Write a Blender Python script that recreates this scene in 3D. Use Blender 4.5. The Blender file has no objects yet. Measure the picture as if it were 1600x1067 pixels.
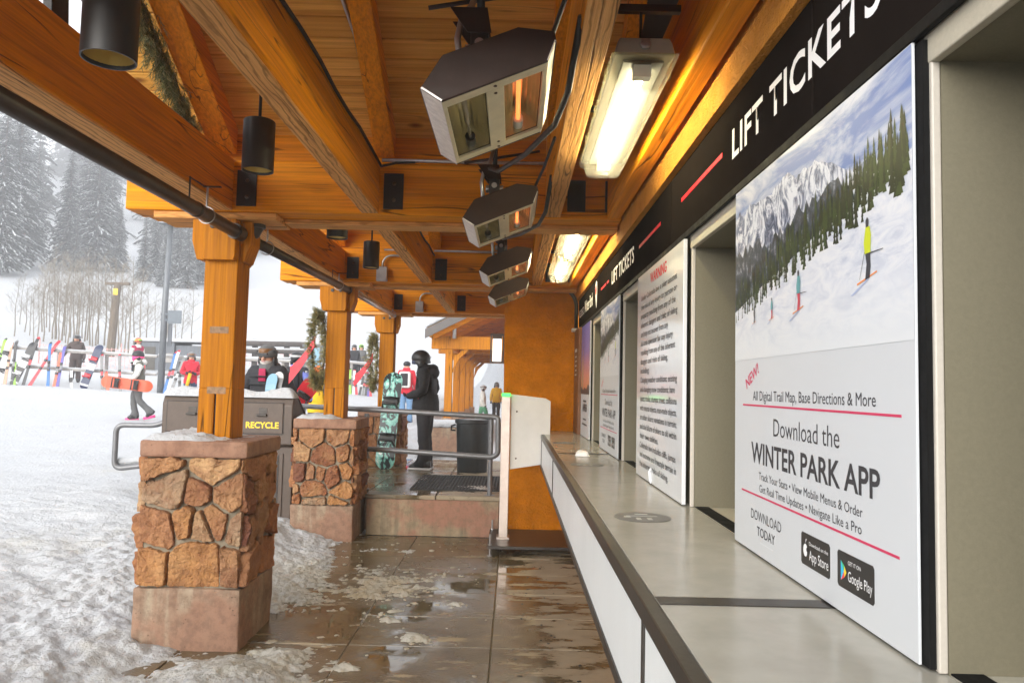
import bpy, bmesh, math, random
import numpy as np
from mathutils import Vector, Matrix, Euler
R = math.radians
S = bpy.context.scene
COL = S.collection
random.seed(7)
rng = np.random.default_rng(11)

# ---------------------------------------------------------------- noise
def _hash(ix, iy, seed):
    n = (ix.astype(np.int64) * 374761393 + iy.astype(np.int64) * 668265263 + seed * 974634777) & 0x7fffffff
    n = ((n ^ (n >> 13)) * 1274126177) & 0x7fffffff
    n = n ^ (n >> 16)
    return (n & 0xffff) / 65535.0
def vnoise(x, y, seed=0):
    ix = np.floor(x); iy = np.floor(y); fx = x - ix; fy = y - iy
    fx = fx * fx * (3 - 2 * fx); fy = fy * fy * (3 - 2 * fy)
    ix = ix.astype(np.int64); iy = iy.astype(np.int64)
    a = _hash(ix, iy, seed); b = _hash(ix + 1, iy, seed); c = _hash(ix, iy + 1, seed); d = _hash(ix + 1, iy + 1, seed)
    return (a + (b - a) * fx) * (1 - fy) + (c + (d - c) * fx) * fy
def fbm(x, y, seed=0, oct=4):
    t = 0; a = .5; x = np.asarray(x, float); y = np.asarray(y, float)
    for k in range(oct):
        t = t + a * (vnoise(x, y, seed + k * 17) - .5) * 2; x = x * 2.03; y = y * 2.03; a *= .5
    return t

# ---------------------------------------------------------------- materials
M = {}
def _nt(name):
    m = bpy.data.materials.new(name); m.use_nodes = True
    nt = m.node_tree; b = nt.nodes['Principled BSDF']
    return m, nt, b
def N(nt, kind, **k):
    n = nt.nodes.new(kind)
    for a, v in k.items(): setattr(n, a, v)
    return n
def mixc(nt, fac, a, b, blend='MIX'):
    n = nt.nodes.new('ShaderNodeMix'); n.data_type = 'RGBA'; n.blend_type = blend
    L = nt.links
    for sock, v in ((n.inputs[0], fac), (n.inputs[6], a), (n.inputs[7], b)):
        if hasattr(v, 'is_output'): L.new(v, sock)
        else: sock.default_value = v if not isinstance(v, tuple) else (v + (1,))[:4]
    return n.outputs[2]
def ramp(nt, fac, stops):
    r = nt.nodes.new('ShaderNodeValToRGB'); e = r.color_ramp.elements
    while len(e) < len(stops): e.new(.5)
    for i, (p, c) in enumerate(stops):
        e[i].position = p; e[i].color = (c, c, c, 1) if not isinstance(c, tuple) else (c + (1,))[:4]
    nt.links.new(fac, r.inputs[0]); return r.outputs[0]
def coords(nt, scale=(1, 1, 1), kind='Object'):
    t = nt.nodes.new('ShaderNodeTexCoord'); mp = nt.nodes.new('ShaderNodeMapping')
    mp.inputs['Scale'].default_value = scale
    nt.links.new(t.outputs[kind], mp.inputs[0]); return mp.outputs[0]
def noise(nt, vec, scale=5, detail=5, rough=.6, dist=0):
    n = nt.nodes.new('ShaderNodeTexNoise'); n.inputs['Scale'].default_value = scale
    n.inputs['Detail'].default_value = detail; n.inputs['Roughness'].default_value = rough
    n.inputs['Distortion'].default_value = dist
    nt.links.new(vec, n.inputs['Vector']); return n.outputs['Fac']
def bump(nt, b, h, strength=.3, dist=.02):
    n = nt.nodes.new('ShaderNodeBump'); n.inputs['Strength'].default_value = strength; n.inputs['Distance'].default_value = dist
    nt.links.new(h, n.inputs['Height'])
    nt.links.new(n.outputs[0], b.inputs['Normal'])
def mat(name, c, rough=.6, metal=0., var=.12, scale=6, bmp=0., bscale=60, stretch=(1, 1, 1), spec=.5, alpha=1, emit=None, es=0, bd=.01):
    m, nt, b = _nt(name)
    v = coords(nt, stretch); n = noise(nt, v, scale, 6, .65)
    lo = tuple(max(0, q * (1 - var)) for q in c); hi = tuple(min(1, q * (1 + var)) for q in c)
    nt.links.new(ramp(nt, n, [(.3, lo), (.7, hi)]), b.inputs['Base Color'])
    b.inputs['Roughness'].default_value = rough; b.inputs['Metallic'].default_value = metal
    b.inputs['Specular IOR Level'].default_value = spec
    if rough > .43:
        nt.links.new(ramp(nt, noise(nt, v, scale * 3, 4), [(.3, rough * .85), (.7, min(1, rough * 1.15))]), b.inputs['Roughness'])
    if bmp: bump(nt, b, noise(nt, v, bscale, 5), bmp, bd)
    if alpha < 1: b.inputs['Alpha'].default_value = alpha
    if emit:
        b.inputs['Emission Color'].default_value = emit + (1,); b.inputs['Emission Strength'].default_value = es
    M[name] = m; return m
def wood(name, dark, light, axis, rough=.55, grain=1.0, crack=.8, bmp=.5, figure=0, board=False):
    """sawn stained timber, grain running along `axis`"""
    m, nt, b = _nt(name)
    st = [9, 9, 9]; st[axis] = .55
    v = coords(nt, tuple(st)); n1 = noise(nt, v, 2.2 * grain, 7, .62, .6)
    st2 = [40, 40, 40]; st2[axis] = .8
    v2 = coords(nt, tuple(st2)); n2 = noise(nt, v2, 1.6 * grain, 4, .6)
    v3 = coords(nt, (1, 1, 1)); n3 = noise(nt, v3, 1.1, 3, .5)
    c1 = ramp(nt, n1, [(.30, dark), (.52, tuple((a + q) / 2 for a, q in zip(dark, light))), (.75, light)])
    c2 = mixc(nt, .40, c1, ramp(nt, n2, [(.35, tuple(q * .55 for q in dark)), (.6, light)]))
    c3 = mixc(nt, ramp(nt, n3, [(.35, 0.), (.75, .35)]), c2, tuple(q * .7 for q in light))
    if figure:      # rough-sawn cathedral figure
        wv = N(nt, 'ShaderNodeTexWave'); wv.wave_type = 'BANDS'; wv.bands_direction = 'XYZ'[1 if axis == 0 else 0]
        st6 = [1, 1, 1]; st6[axis] = .16
        nt.links.new(coords(nt, tuple(st6)), wv.inputs['Vector']); wv.inputs['Scale'].default_value = 11; wv.inputs['Distortion'].default_value = 7; wv.inputs['Detail'].default_value = 3; wv.inputs['Detail Scale'].default_value = 2.2
        c3 = mixc(nt, ramp(nt, wv.outputs['Fac'], [(.0, figure), (.34, 0.)]), c3, tuple(q * .42 for q in dark))
    if board:       # each board its own tone, with knots
        gi = N(nt, 'ShaderNodeNewGeometry'); c3 = mixc(nt, ramp(nt, gi.outputs['Random Per Island'], [(0., .55), (.35, .15), (.7, 0.)]), c3, tuple(q * .62 for q in dark))
        st7 = [6, 6, 6]; st7[axis] = 2.6; vk = N(nt, 'ShaderNodeTexVoronoi'); vk.inputs['Scale'].default_value = 1.0; nt.links.new(coords(nt, tuple(st7)), vk.inputs['Vector'])
        c3 = mixc(nt, ramp(nt, vk.outputs['Distance'], [(.05, .85), (.10, .5), (.17, 0.)]), c3, (.16, .05, .012))
    # checks: long thin cracks
    st4 = [7, 7, 7]; st4[axis] = .35
    n4 = noise(nt, coords(nt, tuple(st4)), 1.3, 2, .4, .2)
    cr = ramp(nt, n4, [(.488, 0.), (.497, 1.), (.503, 1.), (.512, 0.)])
    st5 = [1.5, 1.5, 1.5]; st5[axis] = .6
    msk = ramp(nt, noise(nt, coords(nt, tuple(st5)), 1.7, 2), [(.45, 0.), (.52, 1.)])
    mul = N(nt, 'ShaderNodeMath', operation='MULTIPLY'); nt.links.new(cr, mul.inputs[0]); nt.links.new(msk, mul.inputs[1])
    mul2 = N(nt, 'ShaderNodeMath', operation='MULTIPLY'); nt.links.new(mul.outputs[0], mul2.inputs[0]); mul2.inputs[1].default_value = crack
    c4 = mixc(nt, mul2.outputs[0], c3, tuple(q * .07 for q in dark))
    nt.links.new(c4, b.inputs['Base Color'])
    nt.links.new(ramp(nt, n1, [(.3, rough * .8), (.7, min(1, rough * 1.2))]), b.inputs['Roughness'])
    b.inputs['Specular IOR Level'].default_value = .10
    sub = N(nt, 'ShaderNodeMath', operation='SUBTRACT'); nt.links.new(n2, sub.inputs[0]); nt.links.new(mul2.outputs[0], sub.inputs[1])
    bump(nt, b, sub.outputs[0], bmp, .006)
    M[name] = m; return m

# stained orange timber, one per grain direction, and rough-sawn undersides painted paler, as if lit from the snow below
OD, OL = (.42, .130, .003), (.74, .275, .008)
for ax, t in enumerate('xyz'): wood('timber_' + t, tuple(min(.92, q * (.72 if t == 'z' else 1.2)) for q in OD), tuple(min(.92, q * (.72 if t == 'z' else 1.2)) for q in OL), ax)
PD, PL = (.56, .25, .07), (.82, .43, .15)
wood('board_x', (.60, .26, .03), (.90, .52, .12), 0, grain=.8, crack=.35, board=True)
wood('sawn_lit_y', PD, PL, 1, rough=.75, grain=1.6, bmp=.6, figure=.75)
wood('sawn_lit_x', PD, PL, 0, rough=.75, grain=1.2, bmp=.4, figure=.5)
mat('black_steel', (.012, .012, .013), .45, var=.3, scale=20, bmp=.08)
mat('bolt_steel', (.10, .07, .05), .4, .8)
mat('pipe_brown', (.035, .024, .018), .42, var=.35, scale=8)
mat('pipe_chrome', (.55, .53, .52), .28, .9)
mat('galv', (.42, .42, .42), .4, .85, var=.2, scale=12)
mat('rail_grey', (.17, .17, .175), .38, .3, var=.15, scale=14, bmp=.05)
mat('rubber', (.015, .015, .016), .6)
mat('cable_black', (.01, .01, .01), .5)
mat('stucco', (.58, .185, .003), .8, spec=.08, var=.22, scale=5, bmp=1., bscale=34, bd=.035)
mat('stucco_light', (.62, .26, .04), .8, spec=.1, var=.14, scale=5, bmp=1., bscale=60, bd=.025)
mat('brown_paint', (.16, .06, .016), .5)
mat('sign_black', (.013, .010, .0085), .5, var=.2, scale=2, spec=.0)
mat('trim_black', (.006, .006, .006), .7, spec=.15)
mat('letter_white', (.78, .78, .78), .55, var=.02, spec=.15)
mat('letter_red', (.62, .02, .035), .6, var=.03, spec=.1)
mat('letter_dark', (.035, .035, .04), .5, var=.03)
mat('letter_yellow', (.85, .55, .01), .5, var=.05)
mat('poster_red', (.55, .03, .10), .4, var=.02)
mat('film_white', (.61, .625, .64), .10, var=.015, scale=2, bmp=.10, bscale=7)
mat('poster_white', (.545, .565, .585), .42, spec=.3, var=.015, scale=2)
mat('poster_grey', (.60, .62, .65), .4)
mat('poster_edge', (.35, .35, .36), .5)
mat('badge_black', (.02, .02, .02), .35)
mat('counter_laminate', (.335, .32, .275), .20, var=.09, scale=9, bmp=.02, bscale=20)
mat('laminate', (.16, .143, .095), .6, var=.07, scale=120, bmp=.06, bscale=150)
mat('laminate_edge', (.48, .44, .38), .5, var=.05, scale=90)
mat('lintel_cream', (.42, .39, .31), .55, var=.07, scale=110)
mat('jamb_dark', (.06, .055, .045), .6)
mat('glass_dark', (.03, .04, .045), .06, var=.1)
mat('trim_metal', (.045, .039, .034), .34, .6, var=.2, scale=16, bmp=.04)
mat('front_panel', (.72, .74, .73), .35, var=.05, scale=3, stretch=(1, 1, .3), bmp=.03)
mat('decal_grey', (.13, .13, .13), .45)
mat('decal_light', (.45, .45, .44), .5)
mat('paper_white', (.8, .78, .75), .9, bmp=.3, bscale=40)
mat('heater_brown', (.030, .016, .011), .5, 0, spec=.2, var=.3, scale=9, bmp=.05)
mat('heater_cream', (.62, .56, .38), .42, .1, var=.1, scale=14)
mat('heater_white', (.66, .62, .58), .4, .3, var=.22, scale=30)
mat('reflector', (.62, .55, .33), .24, .8, var=.15, scale=8)
mat('ceramic', (.7, .68, .6), .5)
mat('quartz_off', (.35, .30, .2), .15, .2)
mat('quartz_on', (.8, .2, .05), .3, emit=(1., .22, .05), es=.5)
mat('fixture_grey', (.30, .27, .22), .5)
mat('lamp_black', (.018, .017, .016), .42, .2, var=.3, scale=7)
mat('lamp_inner', (.55, .38, .10), .35, .5)
mat('bin_brown', (.075, .052, .038), .5, .15, var=.14, scale=10, bmp=.08)
mat('bin_dark', (.025, .018, .014), .6)
mat('can_black', (.022, .026, .028), .55, var=.2, scale=8)
mat('kiosk_white', (.62, .60, .57), .4, var=.05)
mat('kiosk_alu', (.50, .42, .37), .34, .7, var=.1, scale=10)
mat('led_green', (.05, .7, .1), .4, emit=(.05, 1., .12), es=.6)
mat('mortar', (.24, .20, .14), .9, var=.2, scale=14, bmp=.6, bscale=40)
mat('tape_mark', (.22, .12, .05), .6, var=.5, scale=30)
mat('mat_rubber', (.02, .02, .02), .7)
mat('lantern_glass', (.75, .76, .78), .4, emit=(1, .97, .93), es=.55)
mat('lantern_frame', (.12, .10, .09), .45, .6)
mat('fir_green', (.13, .155, .06), .7, var=.5, scale=30)
mat('fir_tip', (.40, .34, .15), .7, var=.4, scale=30)
mat('ribbon_red', (.62, .012, .03), .45, var=.1)
mat('roof_metal', (.07, .06, .055), .5)
mat('log_dark', (.06, .05, .045), .8, var=.4)
mat('shed_grey', (.11, .12, .135), .7, var=.2, stretch=(1, 1, .1), scale=10)
mat('pole_grey', (.14, .15, .16), .5, .3)
mat('pole_wood', (.13, .10, .07), .85, var=.3, stretch=(4, 4, .3))
mat('bark', (.10, .08, .065), .9, var=.3)
mat('aspen_bark', (.21, .18, .14), .85, var=.35, scale=9)
mat('net_red', (.62, .36, .34), .8)
mat('sign_blue', (.09, .11, .13), .5)
mat('sign_yellow', (.75, .5, .02), .5)
mat('rail_wood', (.30, .28, .26), .8, var=.2, scale=9)
def plain(name, c, rough=.6, **k): return mat(name, c, rough, var=k.pop('var', .1), **k)
for nm, c in dict(skin=(.50, .26, .17), beard=(.55, .52, .48), cloth_black=(.007, .007, .009), cloth_black2=(.016, .016, .02), cloth_grey=(.10, .10, .10),
                  cloth_olive=(.12, .12, .10), cloth_white=(.62, .61, .57), cloth_red=(.50, .012, .03), cloth_yellow=(.75, .42, .005),
                  cloth_denim=(.12, .22, .36), cloth_navy=(.03, .05, .10), cloth_green=(.10, .34, .19), cloth_teal=(.03, .35, .30),
                  cloth_blue=(.16, .20, .55), cloth_orange=(.8, .16, .03), cloth_pink=(.85, .07, .25), cloth_magenta=(.35, .01, .06), cloth_brown=(.07, .05, .045)).items():
    plain(nm, c, .8 if nm != 'skin' else .5, var=.14, scale=12, bmp=.25, bscale=28)
for nm, c in dict(gear_red=(.72, .01, .03), gear_orange=(.85, .13, .05), gear_blue=(.02, .17, .50), gear_sky=(.26, .50, .66), gear_black=(.02, .02, .022),
                  gear_white=(.72, .72, .72), gear_lime=(.30, .62, .04), gear_navy=(.02, .035, .10), gear_teal=(.16, .50, .42), gear_grey=(.22, .22, .22),
                  gear_peach=(.75, .38, .25), gear_violet=(.10, .08, .40), gear_yellow=(.75, .52, .05), boot_white=(.75, .75, .75), goggle=(.22, .10, .03)).items():
    plain(nm, tuple(q * .72 for q in c), .45, var=.06)

def stone_mat():
    m, nt, b = _nt('sandstone')
    at = N(nt, 'ShaderNodeAttribute', attribute_name='tone')
    v = coords(nt); n1 = noise(nt, v, 9, 7, .65); n2 = noise(nt, v, 40, 5); n3 = noise(nt, v, 3.5, 3)
    base = ramp(nt, at.outputs['Fac'], [(0., (.15, .05, .03)), (.18, (.35, .13, .045)), (.40, (.52, .25, .085)), (.6, (.38, .21, .11)), (.8, (.43, .18, .065)), (.9, (.31, .23, .155)), (1., (.60, .36, .17))])
    c = mixc(nt, ramp(nt, n1, [(.35, 0.), (.65, .7)]), base, (.22, .085, .035))
    c = mixc(nt, ramp(nt, n3, [(.5, 0.), (.7, .5)]), c, (.52, .29, .12))
    nt.links.new(c, b.inputs['Base Color']); b.inputs['Roughness'].default_value = .78
    add = N(nt, 'ShaderNodeMath', operation='ADD'); nt.links.new(n1, add.inputs[0]); nt.links.new(n2, add.inputs[1])
    bump(nt, b, add.outputs[0], 1., .035); M['sandstone'] = m
stone_mat()
def concrete(name, c1, c2, streak=True, stain=(.16, .15, .10), blotch=None):
    m, nt, b = _nt(name)
    v = coords(nt); n = noise(nt, v, 3.2, 7, .7)
    vs = coords(nt, (9, 9, .7)); ns = noise(nt, vs, 1.1, 5, .6)
    c = ramp(nt, n, [(.3, c1), (.7, c2)])
    c = mixc(nt, ramp(nt, ns, [(.47, 0.), (.66, .75)]), c, stain)
    if blotch: c = mixc(nt, ramp(nt, noise(nt, v, 1.7, 4, .6), [(.46, 0.), (.56, .8)]), c, blotch)
    c = mixc(nt, ramp(nt, noise(nt, v, 13, 6, .75), [(.40, .45), (.55, 0.)]), c, tuple(q * .6 for q in c1))
    vo = N(nt, 'ShaderNodeTexVoronoi'); vo.inputs['Scale'].default_value = 34; nt.links.new(v, vo.inputs['Vector'])
    pit = ramp(nt, vo.outputs['Distance'], [(.08, 1.), (.15, 0.)])
    msk = ramp(nt, noise(nt, v, 6, 2), [(.52, 0.), (.60, 1.)])
    mu = N(nt, 'ShaderNodeMath', operation='MULTIPLY'); nt.links.new(pit, mu.inputs[0]); nt.links.new(msk, mu.inputs[1])
    c = mixc(nt, mu.outputs[0], c, tuple(q * .2 for q in c1))
    nt.links.new(c, b.inputs['Base Color']); b.inputs['Roughness'].default_value = .8
    sb = N(nt, 'ShaderNodeMath', operation='SUBTRACT'); nt.links.new(noise(nt, v, 30, 6), sb.inputs[0]); nt.links.new(mu.outputs[0], sb.inputs[1])
    bump(nt, b, sb.outputs[0], .5, .012); M[name] = m
concrete('red_concrete', (.20, .115, .072), (.33, .225, .15), stain=(.36, .30, .21), blotch=(.26, .135, .085))
concrete('cap_concrete', (.21, .10, .06), (.33, .185, .115), stain=(.30, .17, .11))
concrete('step_concrete', (.27, .20, .12), (.38, .29, .19), stain=(.12, .11, .07), blotch=(.34, .15, .10))
concrete('platform_top', (.20, .17, .12), (.30, .26, .20), stain=(.16, .14, .11))

def wet_floor():
    m, nt, b = _nt('wet_paving')
    v = coords(nt); big = noise(nt, v, 1.1, 5, .6, .5); mid = noise(nt, v, 5, 6, .65); fine = noise(nt, v, 60, 4)
    c = ramp(nt, mid, [(.3, (.075, .054, .027)), (.7, (.15, .112, .060))])
    # dry pale patches towards the counter, wet brown elsewhere
    sx = N(nt, 'ShaderNodeSeparateXYZ'); nt.links.new(v, sx.inputs[0])
    mr = N(nt, 'ShaderNodeMapRange'); nt.links.new(sx.outputs[0], mr.inputs[0])
    mr.inputs[1].default_value = -.1; mr.inputs[2].default_value = .35; mr.inputs[3].default_value = 0; mr.inputs[4].default_value = .17
    vy = coords(nt, (1.2, 4.2, 1)); st = noise(nt, vy, 1.5, 6, .65, .4)
    ad = N(nt, 'ShaderNodeMath', operation='ADD'); nt.links.new(st, ad.inputs[0]); nt.links.new(mr.outputs[0], ad.inputs[1])
    dry = ramp(nt, ad.outputs[0], [(.60, 0.), (.66, 1.)])
    c = mixc(nt, dry, c, mixc(nt, mid, (.24, .185, .115), (.38, .31, .21)))
    nt.links.new(c, b.inputs['Base Color'])
    wet = ramp(nt, big, [(.40, .28), (.50, .12), (.57, .02)])
    r = mixc(nt, dry, wet, (.62, .62, .62))
    nt.links.new(r, b.inputs['Roughness']); b.inputs['Specular IOR Level'].default_value = .6
    bs = ramp(nt, big, [(.50, 1.), (.58, .01)])
    bn = N(nt, 'ShaderNodeBump'); bn.inputs['Distance'].default_value = .006
    ad2 = N(nt, 'ShaderNodeMath', operation='ADD'); nt.links.new(mid, ad2.inputs[0]); nt.links.new(fine, ad2.inputs[1])
    mu2 = N(nt, 'ShaderNodeMath', operation='MULTIPLY'); nt.links.new(bs, mu2.inputs[0]); mu2.inputs[1].default_value = .5
    nt.links.new(mu2.outputs[0], bn.inputs['Strength']); nt.links.new(ad2.outputs[0], bn.inputs['Height']); nt.links.new(bn.outputs[0], b.inputs['Normal'])
    M['wet_paving'] = m
wet_floor()
def snow_mat():
    m, nt, b = _nt('snow')
    at = N(nt, 'ShaderNodeAttribute', attribute_name='dirt')
    v = coords(nt); n = noise(nt, v, 7, 6, .7); n2 = noise(nt, v, 1.3, 5, .6)
    ad = N(nt, 'ShaderNodeMath', operation='ADD'); nt.links.new(at.outputs['Fac'], ad.inputs[0])
    sc = N(nt, 'ShaderNodeMath', operation='MULTIPLY_ADD'); nt.links.new(n, sc.inputs[0]); sc.inputs[1].default_value = .6; sc.inputs[2].default_value = -.3
    nt.links.new(sc.outputs[0], ad.inputs[1])
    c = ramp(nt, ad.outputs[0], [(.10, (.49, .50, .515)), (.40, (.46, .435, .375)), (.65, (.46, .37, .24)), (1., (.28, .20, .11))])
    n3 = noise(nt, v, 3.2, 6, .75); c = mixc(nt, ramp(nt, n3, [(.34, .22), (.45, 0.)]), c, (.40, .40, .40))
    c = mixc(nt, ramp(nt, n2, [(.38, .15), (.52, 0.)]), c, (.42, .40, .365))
    nt.links.new(c, b.inputs['Base Color']); b.inputs['Roughness'].default_value = .62
    b.inputs['Specular IOR Level'].default_value = .3
    ad3 = N(nt, 'ShaderNodeMath', operation='ADD'); nt.links.new(noise(nt, v, 26, 6, .7), ad3.inputs[0]); nt.links.new(noise(nt, v, 8, 4, .6), ad3.inputs[1])
    bump(nt, b, ad3.outputs[0], .8, .04); M['snow'] = m
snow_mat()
def conifer_mat():
    m, nt, b = _nt('snowy_needles')
    g = N(nt, 'ShaderNodeNewGeometry'); v = coords(nt)
    n = noise(nt, v, 2.4, 5, .7)
    at = N(nt, 'ShaderNodeAttribute', attribute_name='snowy')
    ad = N(nt, 'ShaderNodeMath', operation='ADD'); nt.links.new(n, ad.inputs[0]); nt.links.new(at.outputs['Fac'], ad.inputs[1])
    f = ramp(nt, ad.outputs[0], [(.78, 0.), (1.02, 1.)])
    c = mixc(nt, f, ramp(nt, noise(nt, v, .9, 3), [(.3, (.010, .014, .012)), (.7, (.026, .034, .028))]), (.66, .68, .70))
    nt.links.new(c, b.inputs['Base Color']); b.inputs['Roughness'].default_value = .85; M['snowy_needles'] = m
conifer_mat()

# ---------------------------------------------------------------- mesh builder
class MB:
    def __init__(s): s.v = []; s.f = []; s.m = []; s.tone = []
    def add(s, vs, fs, mi=0):
        o = len(s.v); s.v += [tuple(map(float, p)) for p in vs]; s.f += [tuple(i + o for i in q) for q in fs]; s.m += [mi] * len(fs); return s
    def box(s, x0, x1, y0, y1, z0, z1, mi=0, b=0.0, M4=None):
        bm = bmesh.new(); bmesh.ops.create_cube(bm, size=1)
        for v in bm.verts: v.co = Vector(((x0 + x1) / 2 + v.co.x * (x1 - x0), (y0 + y1) / 2 + v.co.y * (y1 - y0), (z0 + z1) / 2 + v.co.z * (z1 - z0)))
        if b: bmesh.ops.bevel(bm, geom=bm.edges[:], offset=b, segments=2, profile=.5, affect='EDGES')
        return s.bm(bm, mi, M4)
    def bm(s, bm, mi=0, M4=None):
        bm.verts.index_update(); vs = [(M4 @ v.co) if M4 else v.co.copy() for v in bm.verts]
        s.add(vs, [[v.index for v in f.verts] for f in bm.faces], mi); bm.free(); return s
    def prism(s, poly, d0, d1, axis=1, mi=0, b=0.0):
        """poly: 2-D outline; axis 0: poly=(y,z), 1: (x,z), 2: (x,y)"""
        def P(p, d): return {0: (d, p[0], p[1]), 1: (p[0], d, p[1]), 2: (p[0], p[1], d)}[axis]
        n = len(poly); bm = bmesh.new()
        a = [bm.verts.new(P(p, d0)) for p in poly]; c = [bm.verts.new(P(p, d1)) for p in poly]
        bm.faces.new(a); bm.faces.new(c[::-1])
        for i in range(n): bm.faces.new((a[i], c[i], c[(i + 1) % n], a[(i + 1) % n]))
        bmesh.ops.recalc_face_normals(bm, faces=bm.faces[:])
        if b: bmesh.ops.bevel(bm, geom=bm.edges[:], offset=b, segments=2, profile=.5, affect='EDGES')
        return s.bm(bm, mi)
    def tube(s, pts, r, n=10, mi=0, cap=True):
        pts = [Vector(p) for p in pts]; rs = r if isinstance(r, (list, tuple)) else [r] * len(pts)
        rings = []; prev = None
        for i, p in enumerate(pts):
            t = (pts[min(i + 1, len(pts) - 1)] - pts[max(i - 1, 0)])
            t = t.normalized() if t.length > 1e-9 else Vector((0, 0, 1))
            if prev is None: u = t.orthogonal().normalized()
            else:
                u = prev - t * prev.dot(t)
                u = u.normalized() if u.length > 1e-6 else t.orthogonal().normalized()
            prev = u; w = t.cross(u)
            rings.append([p + (u * math.cos(2 * math.pi * k / n) + w * math.sin(2 * math.pi * k / n)) * rs[i] for k in range(n)])
        vs = [q for rg in rings for q in rg]; fs = []
        for i in range(len(rings) - 1):
            for k in range(n): fs.append((i * n + k, i * n + (k + 1) % n, (i + 1) * n + (k + 1) % n, (i + 1) * n + k))
        if cap: fs.append(tuple(range(n))[::-1]); fs.append(tuple((len(rings) - 1) * n + k for k in range(n)))
        return s.add(vs, fs, mi)
    def lathe(s, prof, c=(0, 0, 0), n=24, mi=0, a0=0):
        vs = []; fs = []
        for r, z in prof:
            for k in range(n): a = a0 + 2 * math.pi * k / n; vs.append((c[0] + r * math.cos(a), c[1] + r * math.sin(a), c[2] + z))
        for i in range(len(prof) - 1):
            for k in range(n): fs.append((i * n + k, i * n + (k + 1) % n, (i + 1) * n + (k + 1) % n, (i + 1) * n + k))
        return s.add(vs, fs, mi)
    def ball(s, c, r, sub=2, mi=0, M4=None):
        bm = bmesh.new(); bmesh.ops.create_icosphere(bm, subdivisions=sub, radius=1)
        rr = r if isinstance(r, (tuple, list)) else (r, r, r)
        for v in bm.verts: v.co = Vector((v.co.x * rr[0], v.co.y * rr[1], v.co.z * rr[2]))
        if M4:
            for v in bm.verts: v.co = M4 @ v.co
        for v in bm.verts: v.co += Vector(c)
        return s.bm(bm, mi)
    def xform(s, M4): s.v = [tuple(M4 @ Vector(p)) for p in s.v]; return s
    def build(s, name, mats, parent=None, smooth=False, rel=True, attr=None):
        me = bpy.data.meshes.new(name)
        off = Vector((0, 0, 0))
        if parent is not None and rel: off = world_loc(parent)
        me.from_pydata([(p[0] - off.x, p[1] - off.y, p[2] - off.z) for p in s.v], [], s.f)
        mats = mats if isinstance(mats, (list, tuple)) else [mats]
        for q in mats: me.materials.append(M[q] if isinstance(q, str) else q)
        if len(mats) > 1: me.polygons.foreach_set('material_index', s.m)
        if smooth: me.polygons.foreach_set('use_smooth', [True] * len(me.polygons))
        if attr:
            a = me.attributes.new(attr[0], 'FLOAT', 'POINT'); a.data.foreach_set('value', attr[1])
        me.validate(); me.update()
        o = bpy.data.objects.new(name, me); COL.objects.link(o)
        if smooth == 'auto': auto_smooth(o)
        if parent is not None: o.parent = parent
        return o
def auto_smooth(o, ang=40):
    me = o.data; bm = bmesh.new(); bm.from_mesh(me)
    for e in bm.edges:
        e.smooth = not (len(e.link_faces) == 2 and e.calc_face_angle(0) > R(ang))
    bm.to_mesh(me); bm.free()
def world_loc(o):
    v = Vector(o.location); p = o.parent
    while p: v = v + Vector(p.location); p = p.parent
    return v
def tag(o, label=None, cat=None, group=None, kind=None):
    for k, v in (('label', label), ('category', cat), ('group', group), ('kind', kind)):
        if v: o[k] = v
    return o
def thing(name, label, cat, loc=(0, 0, 0), group=None):
    o = bpy.data.objects.new(name, None); COL.objects.link(o); o.location = loc; o.empty_display_size = .1
    return tag(o, label, cat, group)
def solo(mb, name, mats, label, cat, loc=(0, 0, 0), group=None, smooth=False):
    """a thing that is one mesh: origin at its base"""
    o = mb.build(name, mats, None, smooth)
    o.data.transform(Matrix.Translation(-Vector(loc))); o.location = loc
    return tag(o, label, cat, group)
def kids(o): return [c for c in bpy.data.objects if c.parent == o]
def dup(o, loc, rz=None, label=None, parent=None, scale=None):
    ch = kids(o); c = o.copy(); COL.objects.link(c)
    if parent is not None: c.parent = parent
    else:
        c.location = loc
        if rz is not None: c.rotation_euler = (0, 0, rz)
        if scale: c.scale = scale
        if label: c['label'] = label
    for k in ch: dup(k, None, parent=c)
    return c
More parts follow.
